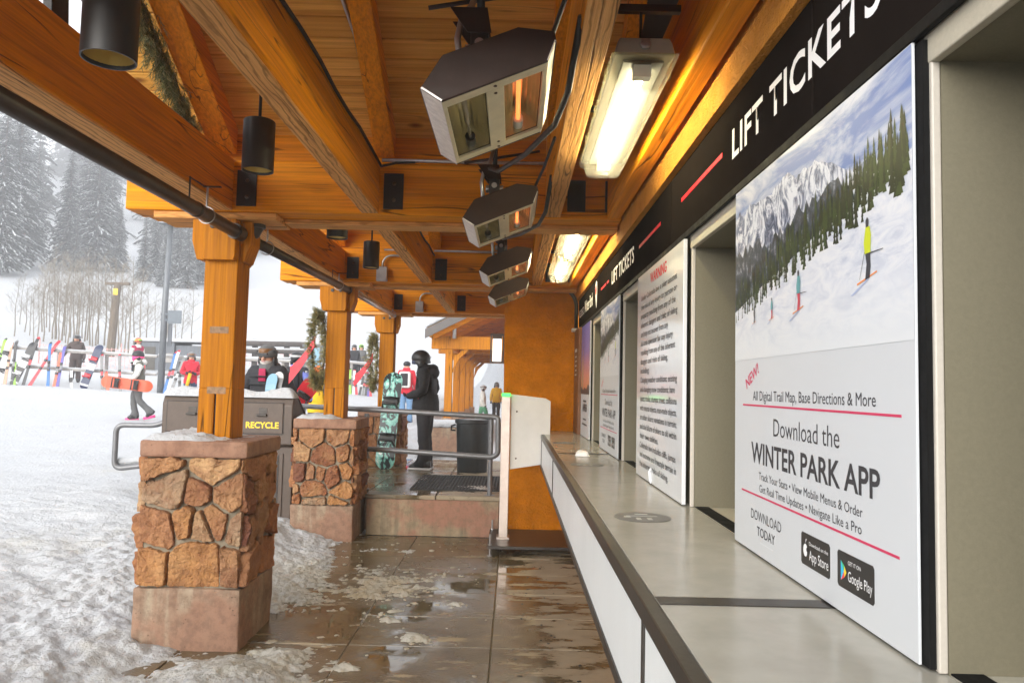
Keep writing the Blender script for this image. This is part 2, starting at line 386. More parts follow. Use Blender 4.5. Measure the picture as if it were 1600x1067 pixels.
def text(s, m, parent, plane, pos, width=None, height=.1, bold=.0, shear=0, name='lettering', align='L', d=.0012, spacing=1.0, rot=0):
    """lettering: plane 'W' lies on a wall facing -X (pos=(x,y,z) of the left end of the baseline, running towards -Y);
       'F' faces -Y (running towards +X)."""
    cu = bpy.data.curves.new('t', 'FONT'); cu.body = s; cu.size = 1; cu.offset = bold; cu.shear = shear; cu.space_character = spacing
    cu.resolution_u = 3; cu.extrude = 0
    ob = bpy.data.objects.new('t', cu); COL.objects.link(ob)
    dg = bpy.context.evaluated_depsgraph_get(); dg.update()
    me = bpy.data.meshes.new_from_object(ob.evaluated_get(dg)); bpy.data.objects.remove(ob); bpy.data.curves.remove(cu)
    co = np.empty(len(me.vertices) * 3); me.vertices.foreach_get('co', co); co = co.reshape(-1, 3)
    x0, x1 = co[:, 0].min(), co[:, 0].max()
    sy = height / .727
    sx = (width / (x1 - x0)) if width else sy
    X = (co[:, 0] - x0) * sx; Y = co[:, 1] * sy
    if align == 'C': X = X - (X.max()) / 2
    if rot: X, Y = X * math.cos(rot) - Y * math.sin(rot), X * math.sin(rot) + Y * math.cos(rot)
    off = world_loc(parent) if parent is not None else Vector((0, 0, 0))
    px, py, pz = pos
    if plane == 'W': out = np.stack([np.full_like(X, px), py - X, pz + Y], 1)
    else: out = np.stack([px + X, np.full_like(X, py), pz + Y], 1)
    out = out - np.array(off)
    me.vertices.foreach_set('co', out.ravel()); me.materials.clear(); me.materials.append(M[m]); me.update()
    o = bpy.data.objects.new(name, me); COL.objects.link(o)
    if parent is not None: o.parent = parent
    return o
# ================================================================ canopy: piers, posts, roof
PY = [1.43, 4.68, 7.93, 11.18]          # front faces of the stone piers (row along X about -2)
def clip(poly, n, d):
    out = []
    for i in range(len(poly)):
        a, b = poly[i], poly[(i + 1) % len(poly)]
        da = a[0] * n[0] + a[1] * n[1] - d; db = b[0] * n[0] + b[1] * n[1] - d
        if da <= 0: out.append(a)
        if (da < 0) != (db < 0) and da != db:
            t = da / (da - db); out.append((a[0] + (b[0] - a[0]) * t, a[1] + (b[1] - a[1]) * t))
    return out
def inset_poly(p, g):
    area = sum(p[i][0] * p[(i + 1) % len(p)][1] - p[(i + 1) % len(p)][0] * p[i][1] for i in range(len(p)))
    if area < 0: p = p[::-1]
    q = list(p)
    for i in range(len(p)):
        a, b = p[i], p[(i + 1) % len(p)]; dx, dy = b[0] - a[0], b[1] - a[1]; L = math.hypot(dx, dy)
        if L < 1e-6: continue
        n = (dy / L, -dx / L); q = clip(q, n, n[0] * a[0] + n[1] * a[1] - g)
        if len(q) < 3: return []
    return q
def stone_face(w, h, rnd):
    """irregular fitted stones filling a w x h rectangle; returns outlines"""
    pts = []
    rows = [0]
    while rows[-1] < h - .06: rows.append(rows[-1] + rnd.choice([.10, .2, .24, .28]))
    rows[-1] = h
    for a, b in zip(rows, rows[1:]):
        x = -rnd.uniform(0, .08)
        while x < w + .05:
            sw = rnd.choice([.08, .09, .2, .26, .32, .36]) ; x += sw / 2
            pts.append((x, (a + b) / 2 + rnd.uniform(-.035, .035), sw)); x += sw / 2
    cells = []
    for i, p in enumerate(pts):
        poly = [(0, 0), (w, 0), (w, h), (0, h)]
        for j, q in enumerate(pts):
            if i == j: continue
            dx, dy = q[0] - p[0], q[1] - p[1]; L = math.hypot(dx, dy)
            if L > .7 or L < 1e-5: continue
            k = .5 * (1 + .35 * (p[2] - q[2]) / (p[2] + q[2]))
            mx, my = p[0] + dx * k, p[1] + dy * k
            poly = clip(poly, (dx / L, dy / L), (dx * mx + dy * my) / L)
            if len(poly) < 3: break
        if len(poly) >= 3:
            g = inset_poly(poly, .0075 + rnd.uniform(0, .004))
            if len(g) >= 3: cells.append(g)
    return cells
def stone_mesh(mb, tones, poly, org, ux, uz, un, rnd):
    # resample outline, round and jitter it, then dome it outward
    per = sum(math.dist(poly[i], poly[(i + 1) % len(poly)]) for i in range(len(poly)))
    n = max(16, int(per / .014)); out = []; step = per / n; acc = 0; i = 0; pos = 0
    pts = poly + [poly[0]]; d = [0]
    for a, b in zip(pts, pts[1:]): d.append(d[-1] + math.dist(a, b))
    for k in range(n):
        t = k * step
        while d[i + 1] < t: i += 1
        f = (t - d[i]) / max(1e-9, d[i + 1] - d[i]); out.append((pts[i][0] + (pts[i + 1][0] - pts[i][0]) * f, pts[i][1] + (pts[i + 1][1] - pts[i][1]) * f))
    for _ in range(1):
        out = [((out[k - 1][0] + 2 * out[k][0] + out[(k + 1) % n][0]) / 4, (out[k - 1][1] + 2 * out[k][1] + out[(k + 1) % n][1]) / 4) for k in range(n)]
    sd = rnd.randrange(9999)
    cx = sum(p[0] for p in out) / n; cz = sum(p[1] for p in out) / n
    dep = rnd.uniform(.030, .060); base = len(mb.v); tilt = (rnd.uniform(-.14, .14), rnd.uniform(-.14, .14))
    prof = [(1.0, -.015), (1.0, .6), (.985, .86), (.945, 1.0), (.80, 1.02), (.55, 1.03), (.28, 1.02)]
    vs = []
    for s_, h_ in prof:
        for p in out:
            x = cx + (p[0] - cx) * s_; z = cz + (p[1] - cz) * s_
            j = float(fbm(np.array([x * 14 + sd]), np.array([z * 14]), 5, 3)[0])
            jj = float(fbm(np.array([x * 40 + sd]), np.array([z * 40]), 9, 2)[0])
            if s_ > .7: x += .014 * j; z += .018 * jj
            hh = dep * h_ + (.024 * j + .012 * jj + tilt[0] * (x - cx) + tilt[1] * (z - cz)) * max(0, h_)
            vs.append(org + ux * x + uz * z + un * hh)
    vs.append(org + ux * cx + uz * cz + un * dep * 1.02)
    fs = []
    for r_ in range(len(prof) - 1):
        for k in range(n): fs.append((r_ * n + k, r_ * n + (k + 1) % n, (r_ + 1) * n + (k + 1) % n, (r_ + 1) * n + k))
    L = (len(prof) - 1) * n
    for k in range(n): fs.append((L + k, L + (k + 1) % n, len(vs) - 1))
    mb.add(vs, fs); tones += [rnd.random()] * len(vs)
def rough_block(name, m, parent, x0, x1, y0, y1, z0, z1, sd, amp=.006, cuts=14, bev=.012):
    bm = bmesh.new(); bmesh.ops.create_cube(bm, size=1)
    for v in bm.verts: v.co = Vector(((x0 + x1) / 2 + v.co.x * (x1 - x0), (y0 + y1) / 2 + v.co.y * (y1 - y0), (z0 + z1) / 2 + v.co.z * (z1 - z0)))
    bmesh.ops.bevel(bm, geom=bm.edges[:], offset=bev, segments=2, profile=.5, affect='EDGES')
    bmesh.ops.subdivide_edges(bm, edges=[e for e in bm.edges if e.calc_length() > .05], cuts=cuts, use_grid_fill=True)
    bm.normal_update()
    for v in bm.verts:
        p = v.co; k = float(fbm(np.array([p.x * 9 + p.z * 5 + sd]), np.array([p.y * 9 + p.z * 7]), sd, 4)[0])
        v.co = p + v.normal * amp * k
    return MB().bm(bm).build(name, m, parent, 'auto')
pier_labels = {4.68: 'nearest sandstone pier at the edge of the paving, snow banked against its foot',
               7.93: 'second sandstone pier with a square cap beside the brown recycling bin',
               11.18: 'far sandstone pier behind the leaning teal snowboard'}
post_labels = {4.68: 'nearest orange square timber post standing on the nearest stone pier',
               7.93: 'orange timber post with a green wreath, standing on the pier beside the recycling bin',
               11.18: 'farthest orange timber post, on the pier behind the leaning snowboard'}
for pi, py in enumerate(PY):
    if py < 1: continue
    rnd = random.Random(40 + pi); cx, cy = -2.0, py + .31
    lab = pier_labels.get(py, 'sandstone pier just outside the left edge of the view')
    t = thing('stone_pier', lab, 'pier', (cx, cy, -.05), 'stone piers under the canopy posts')
    rough_block('base', 'red_concrete', t, -2.34, -1.67, py - .01, py + .63, -.05, .375, 7 + pi, .010)
    x0, x1, y0, y1, z0, z1 = -2.30, -1.70, py + .02, py + .60, .375, 1.19
    MB().box(x0 - .003, x1 + .003, y0 - .003, y1 + .003, z0, z1).build('mortar_core', 'mortar', t)
    mb = MB(); tones = []
    for org, ux, un, w in ((Vector((x0 - .03, y0, z0)), Vector((1, 0, 0)), Vector((0, -1, 0)), x1 - x0 + .06),
                           (Vector((x1, y0 - .02, z0)), Vector((0, 1, 0)), Vector((1, 0, 0)), y1 - y0 + .04),
                           (Vector((x0, y1 + .02, z0)), Vector((0, -1, 0)), Vector((-1, 0, 0)), y1 - y0 + .04),
                           (Vector((x1 + .03, y1, z0)), Vector((-1, 0, 0)), Vector((0, 1, 0)), x1 - x0 + .06)):
        for c in stone_face(w, z1 - z0, rnd): stone_mesh(mb, tones, c, org, ux, Vector((0, 0, 1)), un, rnd)
    auto_smooth(mb.build('stonework', 'sandstone', t, True, attr=('tone', tones)), 16)
    rough_block('cap', 'cap_concrete', t, -2.335, -1.655, py - .03, py + .65, 1.185, 1.29, 21 + pi, .005, bev=.016)
    if py > 4:
        mb = MB(); nx, ny = 44, 44; vs = []; X0, X1, Y0, Y1 = -2.325, -1.665, py - .02, py + .64
        for i in range(nx):
            for j in range(ny):
                u, v = i / (nx - 1), j / (ny - 1); x = X0 + (X1 - X0) * u; y = Y0 + (Y1 - Y0) * v; e = min(u, 1 - u, v, 1 - v)
                h = .045 * (1 - np.clip((u - .42 - .1 * math.sin(v * 7)) / .25, 0, 1)) + .022 * float(fbm(np.array([x * 16.]), np.array([y * 16.]), 4, 4)[0]) - .004
                vs.append((x, y, 1.288 + h * min(1, e / .06) - .004))
        mb.add(vs, [(i * ny + j, (i + 1) * ny + j, (i + 1) * ny + j + 1, i * ny + j + 1) for i in range(nx - 1) for j in range(ny - 1)])
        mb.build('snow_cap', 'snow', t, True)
    # post
    t = thing('timber_post', post_labels.get(py, 'orange timber post just outside the left edge of the view'), 'post', (-1.965, cy, 1.29), 'timber posts of the canopy')
    a, b, c, d = -2.075, -1.855, cy - .115, cy + .115
    # shaft with the sawn slot at its foot
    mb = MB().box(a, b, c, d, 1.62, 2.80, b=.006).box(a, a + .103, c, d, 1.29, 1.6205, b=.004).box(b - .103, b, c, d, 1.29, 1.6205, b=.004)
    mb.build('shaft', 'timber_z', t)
    MB().box(a + .1, b - .1, c + .02, d - .02, 1.292, 1.618).build('slot_plate', 'black_steel', t)
    if abs(py - 4.68) < .01:
        for z in (1.585, 1.985): MB().box(a + .055, b - .04, c - .0016, c - .0004, z, z + .045).build('tape_mark', 'tape_mark', t)
    # head blocks (corbels): front one with two bolts, left and right shaped ones
    MB().prism([(a + .012, 2.47), (b - .012, 2.47), (b - .002, 2.50), (b - .002, 2.745), (a + .002, 2.745), (a + .002, 2.50)], c - .055, c - .001, 1, b=.005).build('corbel', 'timber_z', t)
    MB().prism([(a + .012, 2.47), (b - .012, 2.47), (b - .002, 2.50), (b - .002, 2.745), (a + .002, 2.745), (a + .002, 2.50)], d + .001, d + .055, 1, b=.005).build('corbel', 'timber_z', t)
    MB().prism([(a - .001, 2.47), (a - .05, 2.475), (a - .085, 2.60), (a - .085, 2.745), (a - .001, 2.745)], c - .02, d + .02, 1, b=.005).build('corbel', 'timber_z', t)
    MB().prism([(b + .001, 2.47), (b + .03, 2.475), (b + .07, 2.60), (b + .07, 2.745), (b + .001, 2.745)], c + .03, d - .02, 1, b=.005).build('corbel', 'timber_z', t)
    for k in (-.045, .045):
        mb = MB(); M4 = Matrix.Translation((-1.965 + k, c - .056, 2.695)) @ Matrix.Rotation(R(90), 4, 'X')
        q = MB().lathe([(0, .003), (.009, .003), (.009, 0), (.017, 0), (.019, .004), (.019, .007), (.012, .009), (0, .009)], n=16).xform(M4)
        q.build('bolt', 'black_steel', t)

# ---- roof: one thing, gabled bay by bay with the ridges running in from the plaza to the ticket wall
roof = thing('canopy_roof', 'orange timber canopy roof overhead, of beams, sloping rafters and pine boards', 'canopy', (-.9, 4.9, 2.745))
EX0, WX = -2.5, .72
SL = .60; RZ = 3.16
for pi, py in enumerate(PY):
    cy = py + .31
    MB().box(-2.60, .70, cy - .17, cy + .08, 2.795, 3.14, b=.008).build('cross_beam', 'timber_x', roof)
    MB().box(-2.56, .70, cy + .082, cy + .20, 2.795, 3.05, b=.006).build('cross_beam', 'timber_x', roof)
    MB().box(-2.42, -1.60, cy - .15, cy + .17, 2.7455, 2.794, b=.008).build('bolster', 'sawn_lit_x', roof)
    MB().box(-1.598, .70, cy + .02, cy + .19, 2.762, 2.794, b=.006).build('bolster', 'sawn_lit_x', roof)
    # shadow-side filler above the beam, between the rafter feet
    MB().box(EX0 + .3, WX, cy - .06, cy + .06, 3.141, 3.36).build('blocking', 'timber_x', roof)
    for x in (-1.86, -.885, .335, .585):
        if x > .1: MB().box(x, x + .12, cy - .182, cy - .1705, 2.84, 3.05, b=.002).build('hanger_bracket', 'black_steel', roof)
        else:
            h = MB().box(x, x + .13, cy - .182, cy - .1705, 2.83, 3.07, b=.002).build('hanger_bracket', 'black_steel', roof)
            mb = MB()
            for z in (2.89, 3.0): mb.ball((x + .07, cy - .184, z), (.014, .008, .014), 2)
            mb.build('bolt', 'bolt_steel', h, True)
for a, b in zip(PY, PY[1:]):
    y0, y1 = a + .31 + .202, b + .31 - .172; ym = (a + b) / 2 + .31
    for x0, x1, bot in ((-2.07, -1.885, 2.80), (-1.03, -.915, 2.80), (.19, .295, 2.80)):
        o = MB().box(x0, x1, y0, y1, bot + .012, 3.14, b=.006).build('purlin', 'timber_y', roof)
        MB().box(x0 + .004, x1 - .004, y0, y1, bot, bot + .0115, b=.003).build('underside', 'sawn_lit_y', o)
    MB().box(.60, .69, y0, y1, 2.80, 3.16, b=.006).build('purlin', 'timber_y', roof)
    rise = SL * (ym - (a + .31)); top = RZ + rise
    # rafters both ways from the ridge
    for x0, x1 in ((-2.07, -1.90), (-.96, -.83), (.19, .30), (.60, .69)):
        for sgn, yb in ((1, a + .31), (-1, b + .31)):
            yy0 = yb + sgn * .09; zz = lambda y: RZ + SL * abs(y - yb)
            ys = yb + sgn * .10
            poly = [(ys, zz(ys) - .02), (ym - sgn * .03, zz(ym - sgn * .03) - .02), (ym - sgn * .03, zz(ym - sgn * .03) + .155), (ys, zz(ys) + .155)]
            if x1 < -1.8: poly = [(ys, zz(ys) - .02), (ym - sgn * .03, zz(ym - sgn * .03) - .02), (ym - sgn * .03, zz(ym - sgn * .03) + .155), (ys, zz(ys) + .155)]
            MB().prism(poly, x0, x1, 0, b=.005).build('rafter', 'timber_y', roof)
    MB().box(EX0, WX, ym - .028, ym + .028, top - .06, top + .15).build('ridge_beam', 'timber_x', roof)
    # pine boards: every board is modelled with a small V gap; both slopes
    for sgn, yb in ((1, a + .31), (-1, b + .31)):
        mb = MB(); L = abs(ym - yb) * math.hypot(1, SL); n = 14; w = L / n
        ty, tz = sgn / math.hypot(1, SL), SL / math.hypot(1, SL)
        for k in range(n):
            s0, s1 = k * w + .005, (k + 1) * w - .005; jit = rnd.uniform(-.0015, .0015)
            def P(s_, off): return (yb + ty * s_ - sgn * off * tz * 0 , RZ + .157 + tz * s_ + off + jit)
            mb.prism([P(s0 + .004, 0), P(s1 - .004, 0), P(s1, .005), P(s1, .024), P(s0, .024), P(s0, .005)], EX0 + rnd.uniform(-.01, .01), .715, 0)
        mb.build('ceiling_boards', 'board_x', roof)
        MB().prism([(yb, RZ + .19), (ym, RZ + .19 + rise), (ym, RZ + .29 + rise), (yb, RZ + .29)], EX0 - .06, 3.0, 0).build('roof_deck', 'roof_metal', roof)
    # gable king plate of black steel standing on the outer purlin
    MB().prism([(ym - .33, 3.142), (ym - .21, 3.142), (ym - .30, top + .02), (ym - .42, top + .02)], -2.03, -1.99, 0, b=.003).build('gable_plate', 'black_steel', roof)
    MB().prism([(ym + .06, 3.142), (ym + .20, 3.142), (ym + .10, top - .02), (ym - .02, top - .02)], -2.03, -1.99, 0, b=.003).build('gable_plate', 'black_steel', roof)
# snow on the roof
for a, b in zip(PY, PY[1:]):
    ym = (a + b) / 2 + .31; ya = a + .31; yb = b + .31; rise = SL * (ym - ya)
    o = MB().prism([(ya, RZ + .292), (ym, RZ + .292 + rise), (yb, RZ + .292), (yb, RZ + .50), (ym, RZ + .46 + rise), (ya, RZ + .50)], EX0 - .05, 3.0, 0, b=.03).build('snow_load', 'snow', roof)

# ---- drain pipe slung under the outer purlin
t = thing('drain_pipe', 'brown round drain pipe slung below the outer beam, with a tee and wire hangers', 'pipe', (-1.85, 6, 2.66))
MB().tube([(-1.86, .9, 2.665), (-1.86, 4.2, 2.66), (-1.86, 4.86, 2.66)], .042, 18).build('pipe', 'pipe_brown', t, True)
MB().tube([(-1.86, 4.2, 2.66), (-1.86, 4.24, 2.66)], .0455, 18).build('coupling', 'pipe_brown', t, True)
MB().tube([(-1.86, 4.98, 2.66), (-1.86, 8.3, 2.715)], .037, 18).build('pipe', 'pipe_brown', t, True)
mb = MB().tube([(-1.86, 4.80, 2.66), (-1.86, 5.16, 2.663)], .053, 18).tube([(-1.86, 5.0, 2.66), (-1.80, 5.0, 2.69), (-1.78, 5.0, 2.735)], .046, 16).tube([(-1.78, 5.0, 2.72), (-1.78, 5.0, 2.745)], .056, 16)
mb.build('tee', 'pipe_brown', t, 'auto')
MB().tube([(-1.86, 8.15, 2.713), (-1.86, 8.4, 2.716)], .05, 18).build('coupling', 'pipe_brown', t, True)
MB().tube([(-1.86, 8.38, 2.716), (-1.86, 11.45, 2.745)], .027, 16).build('pipe', 'pipe_chrome', t, True)
MB().tube([(-1.845, 11.42, 2.75), (-1.845, 11.42, 1.3)], .016, 10).build('downpipe', 'brown_paint', t, True)
for y, z in ((4.36, 2.66), (5.45, 2.668), (7.72, 2.706), (8.75, 2.72), (11.2, 2.743)):
    h = MB().tube([(-1.86 + .05 * math.cos(q), y, z + .05 * math.sin(q)) for q in np.linspace(-math.pi, math.pi, 20)], .004, 6, cap=False)
    h.tube([(-1.86, y, z + .05), (-1.86, y, 2.83)], .007, 8).build('hanger', 'galv', t)
for y in (4.36, 7.72):
    MB().box(-2.0, -1.78, y - .012, y + .012, 2.83, 2.836).box(-1.884, -1.88, y - .2, y - .185, 2.70, 2.84).box(-1.885, -1.879, y - .19, y, 2.832, 2.838).build('bracket', 'black_steel', t)

# ---- conduits and cables
t = thing('conduit', 'grey metal conduit run along the beams with bent elbows and junction boxes', 'conduit', (-.3, 5, 3.1))
for cy in (4.80, 8.05, 11.3):
    MB().tube([(-.9, cy, 3.155), (.19, cy, 3.155)], .012, 10).build('pipe', 'galv', t, True)
    if cy > 6: MB().tube([(-1.45, cy, 3.155), (-1.03, cy, 3.155)], .012, 10).build('pipe', 'galv', t, True)
for cy in (8.05, 11.3):
    pts = [(-1.02, cy - .02, 3.09)] + [(-1.36 + .0 - .10 * math.sin(q), cy - .02, 2.99 + .10 * math.cos(q)) for q in np.linspace(0, math.pi / 2, 8)] + [(-1.46, cy - .02, 2.95)]
    MB().tube(pts, .012, 10).build('elbow', 'galv', t, True)
    MB().box(-1.52, -1.40, cy - .07, cy - .005, 2.80, 2.96, b=.008).build('junction_box', 'galv', t)
# arched conduit over the end wall and the ceiling conduit
pts = [(-.05, 8.40, 2.83), (.35, 8.40, 2.83)] + [(.49 + .22 * math.sin(q), 8.40, 2.61 + .22 * math.cos(q)) for q in np.linspace(0, math.pi / 2, 12)] + [(.712, 8.40, 2.36)]
MB().tube(pts, .022, 12).build('elbow', 'trim_metal', t, True)
MB().box(.66, .73, 8.34, 8.44, 2.32, 2.36, b=.008).build('junction_box', 'kiosk_white', t)
yb = 4.99; zc = lambda y: RZ + .157 + SL * (yb - y)
pts = [(-1.35, 3.9, zc(3.9) - .02), (-1.12, 3.88, zc(3.88) - .02), (-1.03, 4.0, zc(4.0) - .02), (-.985, 4.25, zc(4.25) - .02), (-.965, 4.8, zc(4.8) - .02)]
MB().tube(pts, .012, 10).build('pipe', 'galv', t, True)
t = thing('power_cable', 'black power cable stapled along the inner beam and looping to the heaters', 'cable', (-.9, 4, 3.1))
for y0 in (1.8, 5.25):
    pts = [(-.905, y0 + k * .29, 3.12 + .012 * math.sin(k * 1.7)) for k in range(10)]; pts += [(-.895, y0 + 2.95, 3.10), (-.80, y0 + 3.0, 3.14), (-.68, y0 + 3.0, 3.145)]
    MB().tube(pts, .009, 8).build('cable', 'cable_black', t, True)
for y0 in (2.55, 4.3):
    pts = [(.19, y0 - .3, 2.84), (.17, y0 - .05, 2.70), (.14, y0 + .25, 2.69), (.03, y0 + .75, 2.73), (-.10, y0 + 1.25, 2.80), (-.16, y0 + 1.6, 2.92)]
    MB().tube(pts, .012, 8).build('cable', 'cable_black', t, True)
    MB().tube([(.18, y0 - .75, 2.90), (.14, y0 - .5, 2.83), (.09, y0 - .2, 2.78)], .008, 8).build('cable', 'cable_black', t, True)

# ================================================================ ticket building wall (one thing), end wall
W = .75
tw = thing('ticket_wall', 'grey ticket office wall with deep window niches behind the counter', 'wall', (1.1, 4, 0))
NI = [(-1.0, -.42), (.55, 1.322), (2.45, 3.135), (4.33, 5.085), (6.27, 7.0)]     # niche openings along Y
MB().box(.80, 2.6, -2.6, 8.6, -.05, 1.14).build('wall_base', 'stucco_light', tw)
ys = [-2.6] + [q for n in NI for q in n] + [8.44]
for a, b in zip(ys[::2], ys[1::2]):
    p = MB().box(.775, 1.5, a, b, 1.185, 2.36).build('wall_pier', 'laminate', tw)
    MB().box(.758, .7745, b - .014, b, 1.187, 2.30, b=.003).box(.758, .7745, a, a + .014, 1.187, 2.30, b=.003).build('edge_strip', 'laminate_edge', p)
for a, b in NI:
    MB().box(.776, 1.49, a, b, 2.288, 2.361).build('soffit', 'laminate', tw)
    MB().box(.756, .7755, a - .022, b + .022, 2.286, 2.357, b=.003).build('lintel', 'lintel_cream', tw)
    MB().box(1.35, 1.37, a, b, 1.186, 2.288).build('window_glass', 'glass_dark', tw)
    MB().box(1.33, 1.349, a, a + .05, 1.187, 2.287).box(1.33, 1.349, b - .05, b, 1.187, 2.287).box(1.33, 1.349, a + .05, b - .05, 2.23, 2.287).box(1.33, 1.349, a + .05, b - .05, 1.187, 1.24).build('window_frame', 'trim_metal', tw)
    MB().box(.777, 1.33, a, b, 1.150, 1.1855).build('inner_sill', 'lintel_cream', tw)
    MB().box(.778, .835, a, b, 1.1858, 1.1890).build('tray_slot', 'trim_black', tw)
    MB().box(.93, 1.10, a + .12, b - .3, 1.1858, 1.1885).build('coin_tray', 'decal_grey', tw)
MB().box(.752, 2.6, -2.6, 8.44, 2.362, 3.30).build('header', 'stucco_light', tw)
MB().box(.712, .7515, -2.6, 8.44, 2.683, 3.16).build('stucco_band', 'stucco_light', tw)
MB().box(.737, .7515, -2.6, 8.44, 2.338, 2.364, b=.002).build('header_trim', 'trim_black', tw)
MB().box(1.5, 2.6, -2.6, 8.6, 1.14, 2.36).build('inner_wall', 'jamb_dark', tw)
MB().box(.70, .7585, 7.885, 8.44, 1.19, 2.335).build('side_panel', 'brown_paint', tw)
mb = MB()
for k in range(5): mb.box(.6975, .6995, 8.12, 8.30 - .03 * (k % 2), 2.02 - .05 * k, 2.035 - .05 * k)
mb.box(.6975, .6995, 8.1, 8.32, 2.08, 2.115)
mb.build('printed_lines', 'letter_white', tw)

# end wall of orange stucco with a rounded upper corner
ew = thing('end_wall', 'orange textured stucco end wall with a rounded upper corner, behind the kiosk', 'wall', (.3, 8.6, 0))
poly = [(-.085, .04), (.755, .04), (.755, 2.30)] + [(.47 + .24 * math.cos(q), 2.58 + .24 * math.sin(q)) for q in np.linspace(0, math.pi / 2, 14)] + [(-.115, 2.82)]
poly[2] = (.71, 2.3)
MB().prism(poly, 8.45, 9.5, 1, b=.012).build('wall', 'stucco', ew)
MB().box(-.07, .75, 8.47, 9.45, 0, .039).build('plinth', 'trim_black', ew)
MB().box(-.10, 2.6, 8.62, 11.6, 2.83, 3.3).build('fascia', 'stucco', ew)

# counter
ct = thing('counter', 'long ticket counter with grey laminate top, metal edging and pale front panels', 'counter', (.55, 3, 0))
MB().box(.345, .7745, -2.6, 8.40, 1.142, 1.186, b=.0015).build('counter_top', 'counter_laminate', ct)
MB().box(.308, .3445, -2.6, 8.436, 1.140, 1.187, b=.004).build('edge_trim', 'trim_metal', ct)
MB().box(.345, .755, 8.4005, 8.436, 1.140, 1.187, b=.004).build('edge_trim', 'trim_metal', ct)
for y in (1.737, 5.566): MB().box(.3455, .757, y - .03, y + .03, 1.1862, 1.1885, b=.001).build('joint_strip', 'trim_metal', ct)
dv = [-2.6, -1.9, 1.745, 5.585, 7.75, 8.42]
for a, b in zip(dv, dv[1:]):
    MB().box(.318, .34, a + .012, b - .012, .872, 1.139).build('front_panel', 'front_panel', ct)
    MB().box(.312, .342, b - .012, b + .012, .85, 1.1395, b=.003).build('divider', 'trim_metal', ct)
MB().box(.310, .345, -2.6, 8.432, .838, .8715, b=.003).build('lower_trim', 'trim_metal', ct)
MB().box(.345, .80, -2.6, 8.43, .84, .8715).build('underside', 'jamb_dark', ct)
# stickers and a napkin on the counter
for y, x, lab in ((2.855, .508, 'large round grey sticker on the counter beside the nearest app poster'), (4.775, .49, 'round grey sticker on the counter next to the crumpled paper'), (6.635, .478, 'farthest round grey sticker near the far end of the counter')):
    t = thing('round_sticker', lab, 'sticker', (x, y, 1.187), 'round stickers on the counter')
    MB().lathe([(0, 1.1876), (.108, 1.1876), (.108, 1.187)], (x, y, 0), 48).build('disc', 'decal_grey', t)
    mb = MB()
    for a, b, c, d in ((-.06, -.022, .012, .03), (-.06, -.022, -.03, -.012), (.015, .022, -.06, .06), (.05, .07, -.02, .03), (-.01, .01, -.07, -.045)): mb.box(x + c * 1 , x + d, y + a, y + b, 1.1878, 1.1883)
    mb.build('pictogram', 'decal_light', t)
mb = MB(); vs = []; n = 9
for i in range(n):
    for j in range(n):
        u, v = i / (n - 1), j / (n - 1)
        vs.append((.465 + .10 * u, 5.33 + .09 * v, 1.189 + .055 * (.35 + .65 * float(vnoise(np.array([u * 3.2]), np.array([v * 3.2]), 4)[0])) * (1 - abs(2 * u - 1) ** 5) * (1 - abs(2 * v - 1) ** 5)))
mb.add(vs, [(i * n + j, i * n + j + 1, (i + 1) * n + j + 1, (i + 1) * n + j) for i in range(n - 1) for j in range(n - 1)])
solo(mb, 'paper_napkin', 'paper_white', 'crumpled white paper napkin lying on the counter', 'napkin', (.515, 5.37, 1.187), smooth=True)

# ---- header signs
def sign(y0, y1, label):
    t = thing('header_sign', label, 'sign', (.75, (y0 + y1) / 2, 2.365), 'black header signs above the windows')
    MB().box(.742, .7515, y0 + .004, y1 - .004, 2.366, 2.680, b=.0015).build('panel', 'sign_black', t)
    return t
def redline(t, ya, yb): MB().box(.7395, .7415, yb, ya, 2.518, 2.536).build('red_line', 'letter_red', t)
t = sign(1.82, 3.49, 'glossy black header sign reading LIFT TICKETS with a red line, nearest to the viewer')
redline(t, 3.265, 2.62); text('LIFT TICKETS', 'letter_white', t, 'W', (.7408, 2.50, 2.475), 1.03, .104, .022, spacing=1.09)
t = sign(-2.5, 1.815, 'black header sign panel at the right edge above the open niche')
t = sign(3.495, 5.92, 'black header sign reading LIFT TICKETS between two short red lines, above the WARNING board')
redline(t, 4.375, 3.735); redline(t, 6.33 - .45, 5.78 + .0); text('LIFT TICKETS', 'letter_white', t, 'W', (.7408, 5.60, 2.475), 1.03, .104, .022, spacing=1.09)
t = sign(5.925, 8.43, 'far black header sign reading WELCOME TO with a white and red flame emblem')
redline(t, 6.28, 5.95)
text('WELCOME TO', 'letter_white', t, 'W', (.7408, 8.36, 2.47), .56, .085, .012)
text('Winter Park', 'letter_white', t, 'W', (.7408, 7.72, 2.47), .78, .125, .012, shear=.2)
fl = MB().prism([(-6.62, 2.405), (-6.59, 2.46), (-6.575, 2.56), (-6.60, 2.64), (-6.66, 2.655), (-6.72, 2.62), (-6.70, 2.52), (-6.66, 2.44)], 0, .002, 0)
fl.v = [(.7390 + p[0], -p[1], p[2]) for p in fl.v]; fl.build('emblem', 'letter_white', t)
fl = MB().prism([(-6.63, 2.53), (-6.60, 2.57), (-6.625, 2.61), (-6.67, 2.615), (-6.69, 2.57), (-6.665, 2.53)], 0, .002, 0)
fl.v = [(.7370 + p[0], -p[1], p[2]) for p in fl.v]; fl.build('emblem', 'letter_red', t)
